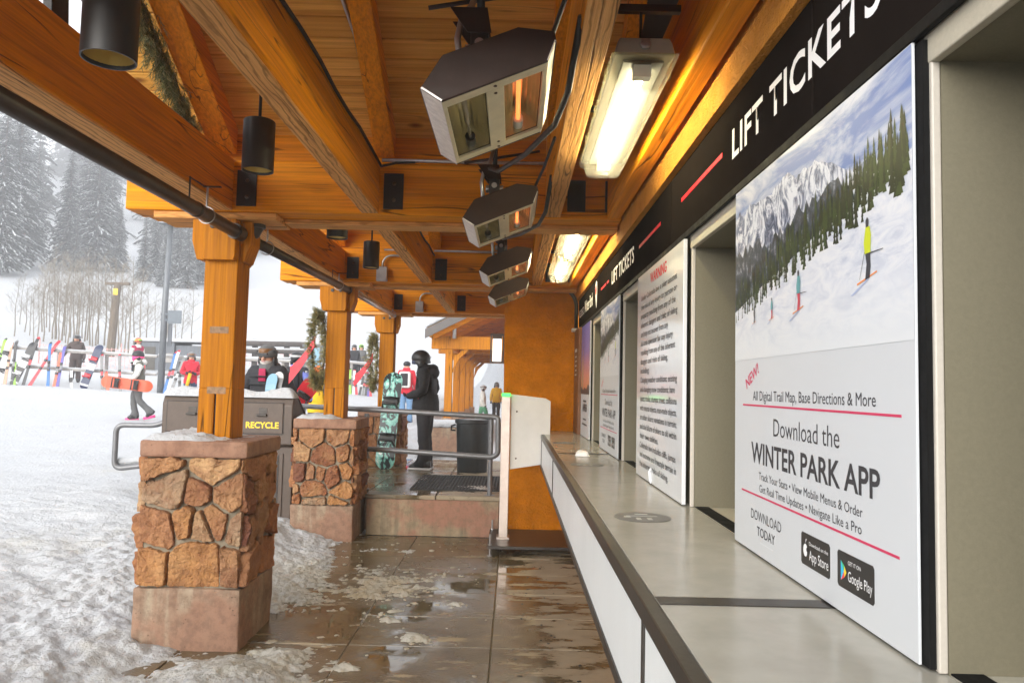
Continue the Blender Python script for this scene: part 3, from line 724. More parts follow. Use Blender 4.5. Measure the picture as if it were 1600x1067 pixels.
# ================================================================ posters
def flat(t, name, m, pts, x, d=.0008):
    """a printed shape on a poster: pts in (y, z)"""
    bm = bmesh.new(); vs = [bm.verts.new((x, p[0], p[1])) for p in pts]; f = bm.faces.new(vs)
    bm.normal_update()
    if f.normal.x > 0: bmesh.ops.reverse_faces(bm, faces=[f])
    bmesh.ops.triangulate(bm, faces=bm.faces[:])
    return MB().bm(bm)
def print_mat(name, kind):
    m, nt, b = _nt(name); v = coords(nt); L = nt.links
    if kind == 'sky':
        sx = N(nt, 'ShaderNodeSeparateXYZ'); L.new(v, sx.inputs[0])
        n = noise(nt, coords(nt, (1, 1.0, 5)), 2.2, 6, .6, 1.2)
        c = ramp(nt, n, [(.38, (.13, .20, .42)), (.50, (.36, .41, .54)), (.62, (.58, .60, .65))])
        L.new(c, b.inputs['Base Color'])
    elif kind == 'mtn':
        n = noise(nt, coords(nt, (1, 4.5, 3.2)), 2.6, 9, .72, 2.2)
        c = ramp(nt, n, [(.40, (.05, .07, .12)), (.48, (.25, .28, .37)), (.55, (.66, .68, .72))]); L.new(c, b.inputs['Base Color'])
    elif kind == 'forest':
        n = noise(nt, coords(nt, (1, 10, 7)), 3, 8, .75)
        c = ramp(nt, n, [(.40, (.018, .025, .03)), (.55, (.06, .075, .10)), (.70, (.45, .48, .54))]); L.new(c, b.inputs['Base Color'])
    elif kind == 'piste':
        n = noise(nt, coords(nt, (1, 3, 9)), 3, 7, .65, 1.0); n2 = noise(nt, coords(nt, (1, 2, 2)), 1.5, 3)
        c = mixc(nt, n2, ramp(nt, n, [(.36, (.32, .37, .50)), (.5, (.56, .59, .66)), (.6, (.68, .69, .71))]), (.64, .66, .70))
        sx = N(nt, 'ShaderNodeSeparateXYZ'); L.new(v, sx.inputs[0]); mr = N(nt, 'ShaderNodeMapRange'); L.new(sx.outputs[2], mr.inputs[0])
        mr.inputs[1].default_value = 1.775 - PZ; mr.inputs[2].default_value = 1.93 - PZ; mr.inputs[3].default_value = 1; mr.inputs[4].default_value = 0
        c = mixc(nt, mr.outputs[0], c, (.62, .645, .665)); L.new(c, b.inputs['Base Color'])
    elif kind == 'dusk':
        sx = N(nt, 'ShaderNodeSeparateXYZ'); L.new(v, sx.inputs[0]); mr = N(nt, 'ShaderNodeMapRange'); L.new(sx.outputs[2], mr.inputs[0])
        mr.inputs[1].default_value = 1.62 - PZ; mr.inputs[2].default_value = 2.33 - PZ
        c = ramp(nt, mr.outputs[0], [(0., (.75, .28, .10)), (.3, (.60, .25, .22)), (.6, (.22, .16, .42)), (1., (.10, .11, .40))]); L.new(c, b.inputs['Base Color'])
    b.inputs['Roughness'].default_value = .42; b.inputs['Specular IOR Level'].default_value = .3; M[name] = m
PZ = 1.19
for nm in ('sky', 'mtn', 'forest', 'piste', 'dusk'): print_mat('print_' + nm, nm)
for nm, c in dict(p_tree=(.012, .024, .010), p_tree2=(.035, .06, .016), p_lime=(.55, .62, .02), p_dark=(.03, .035, .05), p_teal=(.10, .30, .33), p_redpant=(.5, .05, .08), p_shadow=(.36, .42, .60), p_ski=(.75, .25, .05), p_blue=(.02, .45, .75), p_green=(.05, .5, .2), p_yel=(.85, .6, .03), p_r=(.8, .06, .07), p_tan=(.42, .25, .14)).items(): mat(nm, c, .4, var=.05)
def app_poster(dy, label, tilt=False):
    """square board leaning on the counter, picture above, lettering below. dy shifts it along the wall"""
    y0, y1, z0, z1 = 1.352 + dy, 2.448 + dy, 1.192, 2.336
    t = thing('poster_board', label, 'poster', (.745, (y0 + y1) / 2, PZ), 'posters on the ticket wall')
    MB().box(.7385, .744, y0, y1, z0, z1, b=.0008).build('board', 'poster_white', t)
    MB().box(.7465, .773, y0 - .022, y1 - .01, z0, z1 - .004).build('backing', 'trim_black', t)
    x = [.7382]
    def put(name, m, pts, parent=t):
        x[0] -= .00012
        o = flat(t, name, m, [(p[0] + dy, p[1]) for p in pts], x[0]).build(name, m, parent); return o
    A, B = 2.446, 1.354
    pic = put('picture', 'print_sky', [(A, 2.334), (B, 2.334), (B, 1.98), (A, 1.86)])
    rr = random.Random(3)
    # mountain skyline
    sk = []
    key = [(A, 2.235), (2.40, 2.265), (2.36, 2.235), (2.30, 2.262), (2.22, 2.25), (2.12, 2.245), (2.05, 2.262), (1.98, 2.27), (1.92, 2.24), (1.86, 2.248), (1.80, 2.246), (1.70, 2.215), (1.60, 2.16), (1.52, 2.165), (1.45, 2.14), (B, 2.125)]
    for (a, b), (c, d) in zip(key, key[1:]):
        for k in range(4): f = k / 4; sk.append((a + (c - a) * f, b + (d - b) * f + rr.uniform(-.006, .006)))
    sk.append(key[-1])
    put('picture_mountain', 'print_mtn', sk + [(B, 1.98), (A, 1.93)], pic)
    lo = [(A, 2.13), (2.35, 2.12), (2.25, 2.135), (2.12, 2.10), (2.02, 2.12), (1.9, 2.16), (1.8, 2.14), (1.7, 2.17), (1.6, 2.12), (1.5, 2.10), (B, 2.08)]
    l2 = []
    for (a, b), (c, d) in zip(lo, lo[1:]):
        for k in range(6): f = k / 6; l2.append((a + (c - a) * f, b + (d - b) * f + rr.uniform(-.02, .02)))
    put('picture_forest', 'print_forest', l2 + [(B, 1.9), (A, 1.85)], pic)
    fade = [(A, 1.935), (2.2, 1.985), (1.95, 2.03), (1.7, 2.08), (1.5, 2.11), (B, 2.135)]
    put('picture_snow', 'print_piste', fade + [(B, 1.775), (A, 1.775)], pic)
    # rows of fir trees on the picture
    for layer in range(2):
        mb = MB(); mats = ['p_tree', 'p_tree2']
        for k in range(210):
            f = rr.random(); yy = A - .01 - f * (A - B - .02)
            base = 1.925 + (2.06 - 1.925) * min(1, f * 1.12) + rr.uniform(-.03, .05) * (1 - .3 * f) + .03 * layer
            if yy < 1.55 and base < 2.05: base = 2.05
            h = rr.uniform(.035, .075) * (.7 + .9 * f); w = h * .13
            yy = min(max(yy, B + w), A - w)
            xx = x[0] - .0001 - .000001 * k
            vs = []
            for s_ in range(4):
                zb = base + h * (.08 + s_ * .22); zt = base + h * min(1., .42 + s_ * .22); ww = w * (1 - s_ * .2)
                vs += [(xx - .00002 * s_, yy + dy + ww, zb), (xx - .00002 * s_, yy + dy - ww, zb), (xx - .00002 * s_, yy + dy, zt)]
            mb.add(vs, [(i, i + 1, i + 2) for i in range(0, 12, 3)], k % 2)
        x[0] -= .0004
        mb.build('picture_trees', mats, pic)
    def fig(y, z, h, top, leg, pole=True):
        u = h
        put('picture_shadow', 'p_shadow', [(y + .02 * u, z + .01 * u), (y - .04 * u, z), (y + .5 * u, z - .2 * u), (y + .6 * u, z - .19 * u)], pic)
        put('picture_skis', 'p_ski', [(y + .36 * u, z - .05 * u), (y + .36 * u, z - .02 * u), (y - .3 * u, z + .10 * u), (y - .3 * u, z + .075 * u)], pic)
        put('picture_skier', leg, [(y + .08 * u, z), (y - .07 * u, z + .02 * u), (y - .10 * u, z + .2 * u), (y - .09 * u, z + .45 * u), (y + .08 * u, z + .45 * u), (y + .03 * u, z + .25 * u)], pic)
        put('picture_skier', top, [(y + .09 * u, z + .42 * u), (y - .10 * u, z + .42 * u), (y - .12 * u, z + .7 * u), (y - .08 * u, z + .84 * u), (y + .05 * u, z + .86 * u), (y + .12 * u, z + .6 * u)], pic)
        put('picture_skier', 'p_dark', [(y + .045 * u, z + .84 * u), (y - .04 * u, z + .84 * u), (y - .05 * u, z + .95 * u), (y, z + u), (y + .05 * u, z + .95 * u)], pic)
        if pole:
            put('picture_pole', 'p_dark', [(y + .1 * u, z + .45 * u), (y + .085 * u, z + .45 * u), (y + .26 * u, z + .03 * u), (y + .27 * u, z + .03 * u)], pic)
            put('picture_pole', 'p_dark', [(y - .1 * u, z + .42 * u), (y - .1 * u, z + .40 * u), (y - .5 * u, z + .40 * u), (y - .5 * u, z + .41 * u)], pic)
    fig(1.528, 1.912, .132, 'p_lime', 'p_dark'); fig(1.90, 1.885, .108, 'p_teal', 'p_redpant'); fig(2.095, 1.882, .062, 'p_teal', 'p_redpant', False); fig(2.245, 1.884, .05, 'p_dark', 'p_dark', False)
    # lettering
    X = .7378
    def tx(s, m, y, z, w, h, b=0., **k): return text(s, m, t, 'W', (X, y + dy, z), w, h, b, **k)
    tx('NEW!', 'poster_red', 2.325, 1.682, .125, .034, .02, rot=R(24))
    tx('All Digital Trail Map, Base Directions & More', 'letter_dark', 2.265, 1.648, .765, .030)
    MB().box(X, X + .0006, 1.402 + dy, 2.363 + dy, 1.630, 1.6355).build('rule_line', 'poster_red', t)
    tx('Download the', 'letter_dark', 2.088, 1.550, .42, .052, -.004)
    tx('WINTER PARK APP', 'letter_dark', 2.28, 1.462, .795, .062, .02)
    tx('Track Your Stats \u2022 View Mobile Menus & Order', 'letter_dark', 2.21, 1.415, .65, .023)
    tx('Get Real Time Updates \u2022 Navigate Like a Pro', 'letter_dark', 2.205, 1.379, .64, .023)
    MB().box(X, X + .0006, 1.414 + dy, 2.373 + dy, 1.3625, 1.368).build('rule_line', 'poster_red', t)
    tx('DOWNLOAD', 'letter_dark', 2.28, 1.292, .252, .030); tx('TODAY', 'letter_dark', 2.226, 1.249, .15, .028, .008)
    MB().box(X, X + .0006, 2.09 + dy, 2.20 + dy, 1.2305, 1.2325).build('rule_line', 'poster_grey', t)
    for y, lines in ((1.888, 'a'), (1.680, 'g')):
        bm = bmesh.new()
        bd = MB().prism([(y + dy - .006, 1.247), (y + dy - .162, 1.247), (y + dy - .168, 1.253), (y + dy - .168, 1.320), (y + dy - .162, 1.326), (y + dy - .006, 1.326), (y + dy, 1.320), (y + dy, 1.253)], X - .0002, X + .0006, 0).build('store_badge', 'badge_black', t)
        bm.free()
        XX = X - .0008
        if lines == 'a':
            pts = [(-.028 + .0125 * math.cos(a) * (1.05 if math.cos(a) > 0 else 1 - .12 * (abs(math.sin(a)) < .5)), 1.284 + .0155 * math.sin(a)) for a in np.linspace(0, 2 * math.pi, 26)[:-1]]
            o = flat(t, 'emblem', 'letter_white', [(y + dy + p[0], p[1]) for p in pts], XX).build('emblem', 'letter_white', bd)
            flat(t, 'emblem', 'letter_white', [(y + dy - .029, 1.301), (y + dy - .036, 1.313), (y + dy - .030, 1.311)], XX).build('emblem', 'letter_white', bd)
            flat(t, 'emblem', 'badge_black', [(y + dy - .040 + .0055 * math.cos(a), 1.287 + .0055 * math.sin(a)) for a in np.linspace(0, 6.28, 14)[:-1]], XX - .0004).build('emblem', 'badge_black', bd)
            text('Download on the', 'letter_white', bd, 'W', (XX, y + dy - .051, 1.300), .108, .0095)
            text('App Store', 'letter_white', bd, 'W', (XX, y + dy - .051, 1.265), .110, .025)
        else:
            a, b, c, mid = (y + dy - .018, 1.306), (y + dy - .018, 1.262), (y + dy - .046, 1.284), (y + dy - .033, 1.284)
            for m_, tri in (('p_blue', [a, mid, b]), ('p_green', [a, ((a[0] + c[0]) / 2 - .004, 1.296), mid]), ('p_r', [b, mid, ((b[0] + c[0]) / 2 - .004, 1.272)]), ('p_yel', [((a[0] + c[0]) / 2 - .004, 1.296), c, ((b[0] + c[0]) / 2 - .004, 1.272), mid])):
                flat(t, 'emblem', m_, tri, XX).build('emblem', m_, bd)
            text('GET IT ON', 'letter_white', bd, 'W', (XX, y + dy - .053, 1.303), .058, .0088)
            text('Google Play', 'letter_white', bd, 'W', (XX, y + dy - .053, 1.268), .108, .023)
    return t
app_poster(0, 'large poster of skiers on a slope, WINTER PARK APP printed below, nearest on the wall')
app_poster(3.79, 'smaller-looking app poster with ski picture, beyond the WARNING board along the wall')
# warning board
t = thing('warning_board', 'white film-wrapped board with black safety text under a red WARNING heading', 'notice board', (.742, 3.75, PZ))
MB().box(.728, .745, 3.160, 4.325, 1.191, 2.33, b=.002).build('board', 'film_white', t)
text('WARNING', 'letter_red', t, 'W', (.7268, 3.93, 2.245), .42, .055, .02)
wl = ['Under Colorado law, a skier assumes', 'the risk of any injury to person or', 'property resulting from any of the', 'inherent dangers and risks of skiing', 'and may not recover from any',
      'ski area operator for any injury', 'resulting from any of the inherent', 'dangers and risks of skiing,', 'including:', 'Changing weather conditions; existing', 'and changing snow conditions; bare', 'spots; rocks; stumps; trees; collisions',
      'with natural objects, man-made objects,', 'or other skiers; variations in terrain;', 'and the failure of skiers to ski within', 'their own abilities.', 'Colorado law includes cliffs, jumps', 'and extreme and freestyle terrain in', 'the inherent risks of skiing.']
for k, s in enumerate(wl):
    text(s, 'letter_dark', t, 'W', (.7268, 4.20, 2.178 - k * .0515), min(.93, .93 * len(s) / 35.5), .032, .012)
MB().tube([(.727, 3.86, 1.27), (.722, 3.87, 1.25), (.724, 3.855, 1.215), (.722, 3.83, 1.195)], [.003, .007, .009, .004], 8).build('torn_film', 'poster_grey', t, True)
# sunset poster
t = thing('poster_board', 'narrow poster of a tower against an orange and violet dusk sky, farthest on the wall', 'poster', (.745, 7.45, PZ), 'posters on the ticket wall')
MB().box(.731, .744, 7.03, 7.87, 1.192, 2.33, b=.001).build('board', 'poster_white', t)
pic = flat(t, 'picture', 'print_dusk', [(7.868, 2.328), (7.032, 2.328), (7.032, 1.62), (7.868, 1.62)], .7302).build('picture', 'print_dusk', t)
flat(t, 'x', 'p_tan', [(7.80, 1.62), (7.62, 1.62), (7.63, 1.95), (7.66, 2.02), (7.69, 2.16), (7.71, 2.02), (7.76, 1.95)], .7296).build('picture_tower', 'p_tan', pic)
flat(t, 'x', 'p_dark', [(7.868, 1.62), (7.032, 1.62), (7.032, 1.70), (7.15, 1.72), (7.3, 1.67), (7.5, 1.69), (7.62, 1.66), (7.868, 1.70)], .7290).build('picture_hill', 'p_dark', pic)
text('APRES', 'letter_dark', t, 'W', (.7285, 7.65, 1.45), .42, .075, .03)
mb = MB()
for k, w in enumerate((.30, .46)): mb.box(.7283, .7295, 7.45 - w / 2, 7.45 + w / 2, 1.36 - .05 * k, 1.375 - .05 * k)
mb.box(.7283, .7295, 7.3, 7.6, 1.54, 1.56).build('printed_lines', 'letter_dark', t)

# ================================================================ infrared heaters
def heater():
    t = thing('patio_heater', '', 'heater', (0, 0, 0), 'infrared heaters hung in a row')
    y0, y1 = 0, .64
    prof = [(-.225, -.045), (-.16, -.085), (.165, .05), (.186, .115), (.18, .145), (.07, .155), (-.16, .062)]
    inner = [(-.214, -.040), (-.165, .052), (.07, .142), (.17, .133), (.176, .112)]
    # end plates follow the housing outline
    MB().prism(prof, y0, y0 + .012, 1, b=.003).build('end_plate', 'heater_brown', t)
    MB().prism(prof, y1 - .012, y1, 1, b=.003).build('end_plate', 'heater_brown', t)
    sh = MB()
    path = [(.186, .115), (.18, .145), (.07, .155), (-.16, .062), (-.225, -.045)]
    for (a, b), (c, d) in zip(path, path[1:]):
        L = math.hypot(c - a, d - b); nx, ny = (d - b) / L * .004, -(c - a) / L * .004
        sh.prism([(a, b), (c, d), (c + nx, d + ny), (a + nx, b + ny)], y0 + .0125, y1 - .0125, 1)
    sh.build('housing', 'heater_brown', t)
    # pale side wings beside the opening
    MB().prism([(-.225, -.045), (-.16, -.085), (-.157, -.080), (-.220, -.041)], y0 - .002, y1 + .002, 1).build('side_panel', 'heater_white', t)
    MB().prism([(.165, .05), (.186, .115), (.183, .116), (.161, .052)], y0 - .002, y1 + .002, 1).build('side_panel', 'heater_white', t)
    # frame of the opening, tilted plane from (-.16,-.085) to (.165,.05)
    dx, dz = .325, .135; L = math.hypot(dx, dz); ux, uz = dx / L, dz / L; nx, nz = uz, -ux
    def strip(u0, u1, ya, yb, name='frame_bar', m='heater_cream', th=.010):
        P = lambda u, h: (-.16 + ux * u + nx * h, -.085 + uz * u + nz * h)
        return MB().prism([P(u0, 0), P(u1, 0), P(u1, -th), P(u0, -th)], ya, yb, 1, b=.0015).build(name, m, t)
    strip(.0, L, y0 + .013, y0 + .062); strip(.0, L, y1 - .062, y1 - .013)
    strip(.0, .014, y0 + .063, y1 - .063); strip(L - .014, L, y0 + .063, y1 - .063); strip(L / 2 - .03, L / 2 + .03, y0 + .063, y1 - .063, 'centre_bar')
    P = lambda u, h: (-.16 + ux * u + nx * h, -.085 + uz * u + nz * h)
    mb = MB()
    for u in (L / 2,):
        for y in (y0 + .035, y0 + .09, y1 - .09, y1 - .035): mb.ball((*[P(u, .001)[0]], y, P(u, .001)[1]), (.007, .007, .004), 1)
    mb.build('screw', 'bolt_steel', t)
    for i, (u0, u1) in enumerate(((.016, L / 2 - .032), (L / 2 + .032, L - .016))):
        uc = (u0 + u1) / 2; w = (u1 - u0) / 2
        pts = [P(uc + w * math.cos(a), -.012 - .085 * math.sin(a)) for a in np.linspace(0, math.pi, 13)]
        mb = MB(); n = len(pts)
        vs = [(p[0], y, p[1]) for y in (y0 + .064, y1 - .064) for p in pts]
        mb.add(vs, [(k, k + 1, n + k + 1, n + k) for k in range(n - 1)])
        for ya, s_ in ((y0 + .064, 0), (y1 - .064, 1)): mb.add([(p[0], ya, p[1]) for p in pts], [tuple(range(n))])
        rf = mb.build('reflector', 'reflector', t)
        c = P(uc, -.042)
        e = MB().tube([(c[0], y0 + .07, c[1]), (c[0], y1 - .07, c[1])], .0085, 12).build('element', 'quartz_on' if i else 'quartz_off', t, True)
        MB().tube([(c[0], y1 - .135, c[1]), (c[0], y1 - .065, c[1])], .019, 14).tube([(c[0], y0 + .065, c[1]), (c[0], y0 + .11, c[1])], .019, 14).build('holder', 'ceramic' if i else 'black_steel', t, 'auto')
    # bracket, swivel and stem
    for yb_ in (.20, .30): MB().prism([(-.10, .235), (-.02, .235), (-.035, .32), (-.16, .32)], yb_, yb_ + .006, 1).build('bracket', 'heater_brown', t)
    MB().box(-.09, -.03, .206, .30, .12, .26, b=.004).build('yoke', 'black_steel', t)
    MB().tube([(-.11, .25, .19), (-.01, .25, .19)], .022, 14).tube([(-.06, .20, .20), (-.06, .31, .20)], .016, 12).build('swivel', 'galv', t, 'auto')
    MB().tube([(-.06, .25, .31), (-.06, .25, .75)], .014, 10).build('stem', 'black_steel', t, True)
    MB().tube([(-.12, .22, .10), (-.135, .22, .22), (-.12, .22, .30), (-.09, .23, .34), (-.07, .24, .42)], .011, 10).build('cord', 'galv', t, True)
    MB().tube([(-.24, .25, .34), (.20, .25, .42)], .008, 8).build('tie_rod', 'heater_brown', t, True)
    return t
h0 = heater()
hl = ['nearest infrared heater, brown housing with worn pale side panel, one element glowing', 'second infrared heater from the viewer, seen against the first cross beam', 'third infrared heater, glowing orange inside, past the first cross beam', 'farthest infrared heater, seen mostly as a dark brown top']
for k, (x, y, z) in enumerate(((-.078, 2.20, 2.622), (-.072, 3.98, 2.632), (-.06, 5.75, 2.625), (-.045, 7.40, 2.63))):
    if k == 0: h0.location = (x, y, z); h0['label'] = hl[0]
    else: dup(h0, (x, y, z), label=hl[k])

# ================================================================ fluorescent fixtures
def glow(name, c, e):
    m, nt, b = _nt(name); b.inputs['Base Color'].default_value = c + (1,); b.inputs['Emission Color'].default_value = c + (1,); b.inputs['Emission Strength'].default_value = e; M[name] = m
TUBE_E = 28
mat('tray_dark', (.05, .048, .04), .6)
glow('tube_glow', (1., .90, .62), TUBE_E)
def diffuser():
    m, nt, b = _nt('diffuser'); out = nt.nodes['Material Output']; L = nt.links
    tr = N(nt, 'ShaderNodeBsdfTranslucent'); tr.inputs[0].default_value = (.86, .84, .66, 1)
    tp = N(nt, 'ShaderNodeBsdfTransparent'); tp.inputs[0].default_value = (.95, .94, .82, 1)
    gl = N(nt, 'ShaderNodeBsdfGlossy'); gl.inputs['Roughness'].default_value = .25
    m1 = N(nt, 'ShaderNodeMixShader'); m1.inputs[0].default_value = .94; L.new(tr.outputs[0], m1.inputs[1]); L.new(tp.outputs[0], m1.inputs[2])
    m2 = N(nt, 'ShaderNodeMixShader'); m2.inputs[0].default_value = .07; L.new(m1.outputs[0], m2.inputs[1]); L.new(gl.outputs[0], m2.inputs[2])
    L.new(m2.outputs[0], out.inputs[0]); M['diffuser'] = m
diffuser()
def fixture():
    t = thing('strip_light', '', 'light fitting', (0, 0, 0), 'fluorescent strip lights along the wall')
    L = 1.22
    MB().prism([(-.095, .085), (-.105, .045), (.105, .045), (.095, .085), (.085, .105), (-.085, .105)], 0, L, 1, b=.006).build('housing', 'fixture_grey', t)
    pr = [(-.112, .046), (-.112, .030), (-.102, .022), (-.080, -.035), (-.062, -.045), (.062, -.045), (.080, -.035), (.102, .022), (.112, .030), (.112, .046)]
    mb = MB(); n = len(pr); ys = [(-.006, 1.0, 0), (.012, 1.0, 0), (.05, .93, .0), (L - .05, .93, 0), (L - .012, 1., 0), (L + .006, 1., 0)]
    # tapered ends like a moulded prismatic bowl
    vs = []
    for y, f, _ in ((-.006, .62, 0), (.045, 1.0, 0), (L - .045, 1.0, 0), (L + .006, .62, 0)):
        for p in pr: vs.append((p[0] * (1 if p[1] > .02 else .93 + .07 * f), y if p[1] > 0 else y, p[1] if p[1] > .02 else .022 + (p[1] - .022) * (f if f == 1 else .2)))
    for r_ in range(3):
        for k in range(n - 1): mb.add([vs[r_ * n + k], vs[r_ * n + k + 1], vs[(r_ + 1) * n + k + 1], vs[(r_ + 1) * n + k]], [(0, 1, 2, 3)])
    mb.add(vs[:n], [tuple(range(n))]); mb.add(vs[-n:], [tuple(range(n))])
    mb.build('diffuser_cover', 'diffuser', t)
    MB().box(-.115, .115, -.012, L + .012, .040, .047, b=.002).build('gasket_rim', 'diffuser', t)
    MB().box(-.07, .07, .03, L - .03, .030, .0395, b=.002).build('reflector_tray', 'tray_dark', t)
    MB().tube([(0, .09, .003), (0, L - .09, .003)], .013, 14).build('tube', 'tube_glow', t, True)
    MB().box(-.03, .03, .045, .085, -.012, .03).box(-.03, .03, L - .085, L - .045, -.012, .03).build('tube_holder', 'letter_white', t)
    MB().lathe([(.018, 0), (.018, .012), (.010, .014), (0, .014)], n=14).xform(Matrix.Translation((0, -.001, .078)) @ Matrix.Rotation(R(90), 4, 'X')).build('screw_knob', 'galv', t)
    mb = MB()
    for y in (.14, .48, .82, 1.1):
        for s_ in (-1, 1): mb.box(s_ * .113 - .006, s_ * .113 + .006, y, y + .03, .028, .058, b=.002)
    mb.build('latch', 'diffuser', t)
    MB().box(-.22, .14, .08, .105, .24, .265).box(-.005, .005, .088, .097, .105, .24).build('hanger', 'black_steel', t)
    MB().box(-.22, .14, L - .2, L - .175, .24, .265).box(-.005, .005, L - .192, L - .183, .105, .24).build('hanger', 'black_steel', t)
    return t
f0 = fixture()
fl_ = ['nearest fluorescent strip light with clear prismatic cover, before the first cross beam', 'middle fluorescent strip light just beyond the first cross beam', 'farthest fluorescent strip light, end to end with the middle one']
for k, (x, y, z) in enumerate(((.425, 2.44, 2.765), (.45, 5.12, 2.80), (.45, 6.37, 2.80))):
    if k == 0: f0.location = (x, y, z); f0['label'] = fl_[0]
    else: dup(f0, (x, y, z), label=fl_[k])

# ================================================================ cylinder downlights
def can(y):
    t = thing('cylinder_lamp', '', 'lamp', (0, 0, 0), 'black cylinder downlights')
    MB().lathe([(.0, .25), (.072, .25), (.0755, .246), (.0755, .0), (.071, 0), (.069, .004), (.069, .03)], n=36).build('shade', 'lamp_black', t, 'auto')
    MB().lathe([(.069, .012), (.06, .06), (.035, .12), (0, .14)], n=30).build('reflector', 'lamp_inner', t, True)
    MB().tube([(0, 0, .25), (0, 0, .95)], .008, 8).build('stem', 'black_steel', t, True)
    return t
c0 = can(0)
cl_ = ['large-looking black cylinder downlight at the upper left, nearest of the four', 'black cylinder downlight hanging on a rod in front of the first cross beam', 'black cylinder downlight half hidden behind the first cross beam, near the edge beam', 'small-looking black cylinder downlight on a rod before the second cross beam']
for k, (x, y, z) in enumerate(((-1.205, 2.1, 2.60), (-1.275, 3.55, 2.70), (-1.29, 5.25, 2.715), (-1.365, 6.9, 2.765))):
    if k == 0: c0.location = (x, y, z); c0['label'] = cl_[0]
    else: dup(c0, (x, y, z), label=cl_[k])

# ================================================================ greenery
def sprig(mb, p, d, L, rnd, n=26, r=.012, tip=.3):
    d = Vector(d).normalized(); u = d.orthogonal().normalized(); w = d.cross(u)
    for k in range(n):
        f = k / n; a = rnd.uniform(0, 6.28); q = Vector(p) + d * (L * f)
        o = (u * math.cos(a) + w * math.sin(a)); e = q + o * r * 2.2 + d * r * 3.0
        s_ = (d.cross(o)).normalized() * r * .20
        mb.add([q - s_, q + s_, e], [(0, 1, 2)], 1 if rnd.random() < tip else 0)
        s2 = o * r * .2
        mb.add([q - s2, q + s2, e], [(0, 1, 2)], 1 if rnd.random() < tip else 0)
rnd = random.Random(5)
# garland along the outermost rafter
t = thing('garland', 'green fir garland hanging along the outermost sloping rafter at upper left', 'garland', (-2.10, 4.2, 3.2))
mb = MB(); tw_ = MB(); yb = 4.99
cl = []
for k in range(60):
    y = 3.35 + k * .0235; z = RZ + SL * (yb - y) + .02 - .04 * math.sin(k * .55) ** 2
    cl.append((-2.12, y, z))
    for _ in range(11):
        p = (-2.12 + rnd.gauss(0, .022), y + rnd.gauss(0, .018), z + rnd.gauss(-.02, .03))
        sprig(mb, p, (rnd.gauss(0, .35), rnd.gauss(.0, .5), -1 - rnd.random()), rnd.uniform(.07, .16), rnd, 16, .012)
mb.build('foliage', ['fir_green', 'fir_tip'], t); tw_.tube(cl, .008, 6).build('stem', 'bark', t)
# wreaths edge-on against the posts, each with a red ribbon
for wi, (x, y, z, r_, lab) in enumerate(((-2.115, 8.18, 2.05, .33, 'green fir wreath with a red ribbon hung on the second timber post'), (-2.115, 11.45, 2.02, .33, 'green fir wreath with a red ribbon hung on the far timber post behind the snowboard'))):
    t = thing('wreath', lab, 'wreath', (x, y, z), 'wreaths on the timber posts'); mb = MB()
    ring = []
    for k in range(74):
        a = k / 74 * 6.283; c = Vector((x - .05, y + r_ * .8 * math.cos(a), z + r_ * math.sin(a) * 1.15)); ring.append(c)
        for _ in range(9):
            p = c + Vector((rnd.gauss(0, .016), rnd.gauss(0, .03), rnd.gauss(0, .03)))
            sprig(mb, p, (rnd.gauss(-.25, .5), -.5 * math.sin(a) + rnd.gauss(0, .5) + .3 * math.cos(a), rnd.gauss(-.25, .55) + .5 * math.sin(a)), rnd.uniform(.04, .085), rnd, 16, .011, .55)
    MB().tube(ring + ring[:1], .01, 6).build('ring', 'bark', t)
    mb.build('foliage', ['fir_green', 'fir_tip'], t)
    rb = MB()
    for s_, L_ in ((0, .40), (.03, .33)):
        q = []
        for k in range(9):
            f = k / 8; q.append((x - .02 - .27 * f, y - .30 + s_ + .03 * f, z + .06 - L_ * f * 1.0 - .03 * math.sin(f * 3)))
        for a, b in zip(q, q[1:]): rb.add([(a[0], a[1], a[2] + .06), (a[0], a[1], a[2] - .05), (b[0], b[1], b[2] - .05), (b[0], b[1], b[2] + .06), (a[0], a[1] + .004, a[2] + .06), (a[0], a[1] + .004, a[2] - .05), (b[0], b[1] + .004, b[2] - .05), (b[0], b[1] + .004, b[2] + .06)], [(0, 1, 2, 3), (7, 6, 5, 4), (0, 3, 7, 4), (1, 5, 6, 2)])
    rb.build('ribbon', 'ribbon_red', t)

# ================================================================ kiosk, plate
t = thing('gate_kiosk', 'pale metal access kiosk with white side panel and green light strip on its post', 'kiosk', (.1, 7.8, .07))
MB().box(-.112, -.018, 7.74, 7.86, .12, 1.575, b=.006).build('post', 'kiosk_alu', t)
MB().box(-.112, -.018, 7.738, 7.862, 1.576, 1.61, b=.004).build('status_light', 'led_green', t)
MB().box(-.135, .0, 7.715, 7.885, .102, .125, b=.004).build('foot', 'kiosk_alu', t)
MB().prism([(-.012, .815), (.405, .885), (.405, 1.535), (.35, 1.565), (-.012, 1.60)], 7.79, 7.83, 1, b=.003).build('side_panel', 'kiosk_white', t)
mb = MB()
for x, z in ((.05, 1.42), (.05, .93)): mb.ball((x, 7.787, z), (.010, .006, .010), 2)
mb.build('screw', 'bolt_steel', t)
pl = MB().box(-.215, .70, 7.40, 8.30, .072, .102, b=.003).build('base_plate', 'trim_metal', t)
mb = MB()
for x, y in ((-.19, 7.43), (-.19, 8.24), (.66, 7.43)): mb.tube([(x, y, .005), (x, y, .21)], .010, 10).tube([(x, y, .103), (x, y, .115)], .018, 6).tube([(x, y, 0), (x, y, .008)], .03, 10)
mb.build('levelling_bolt', 'galv', t)
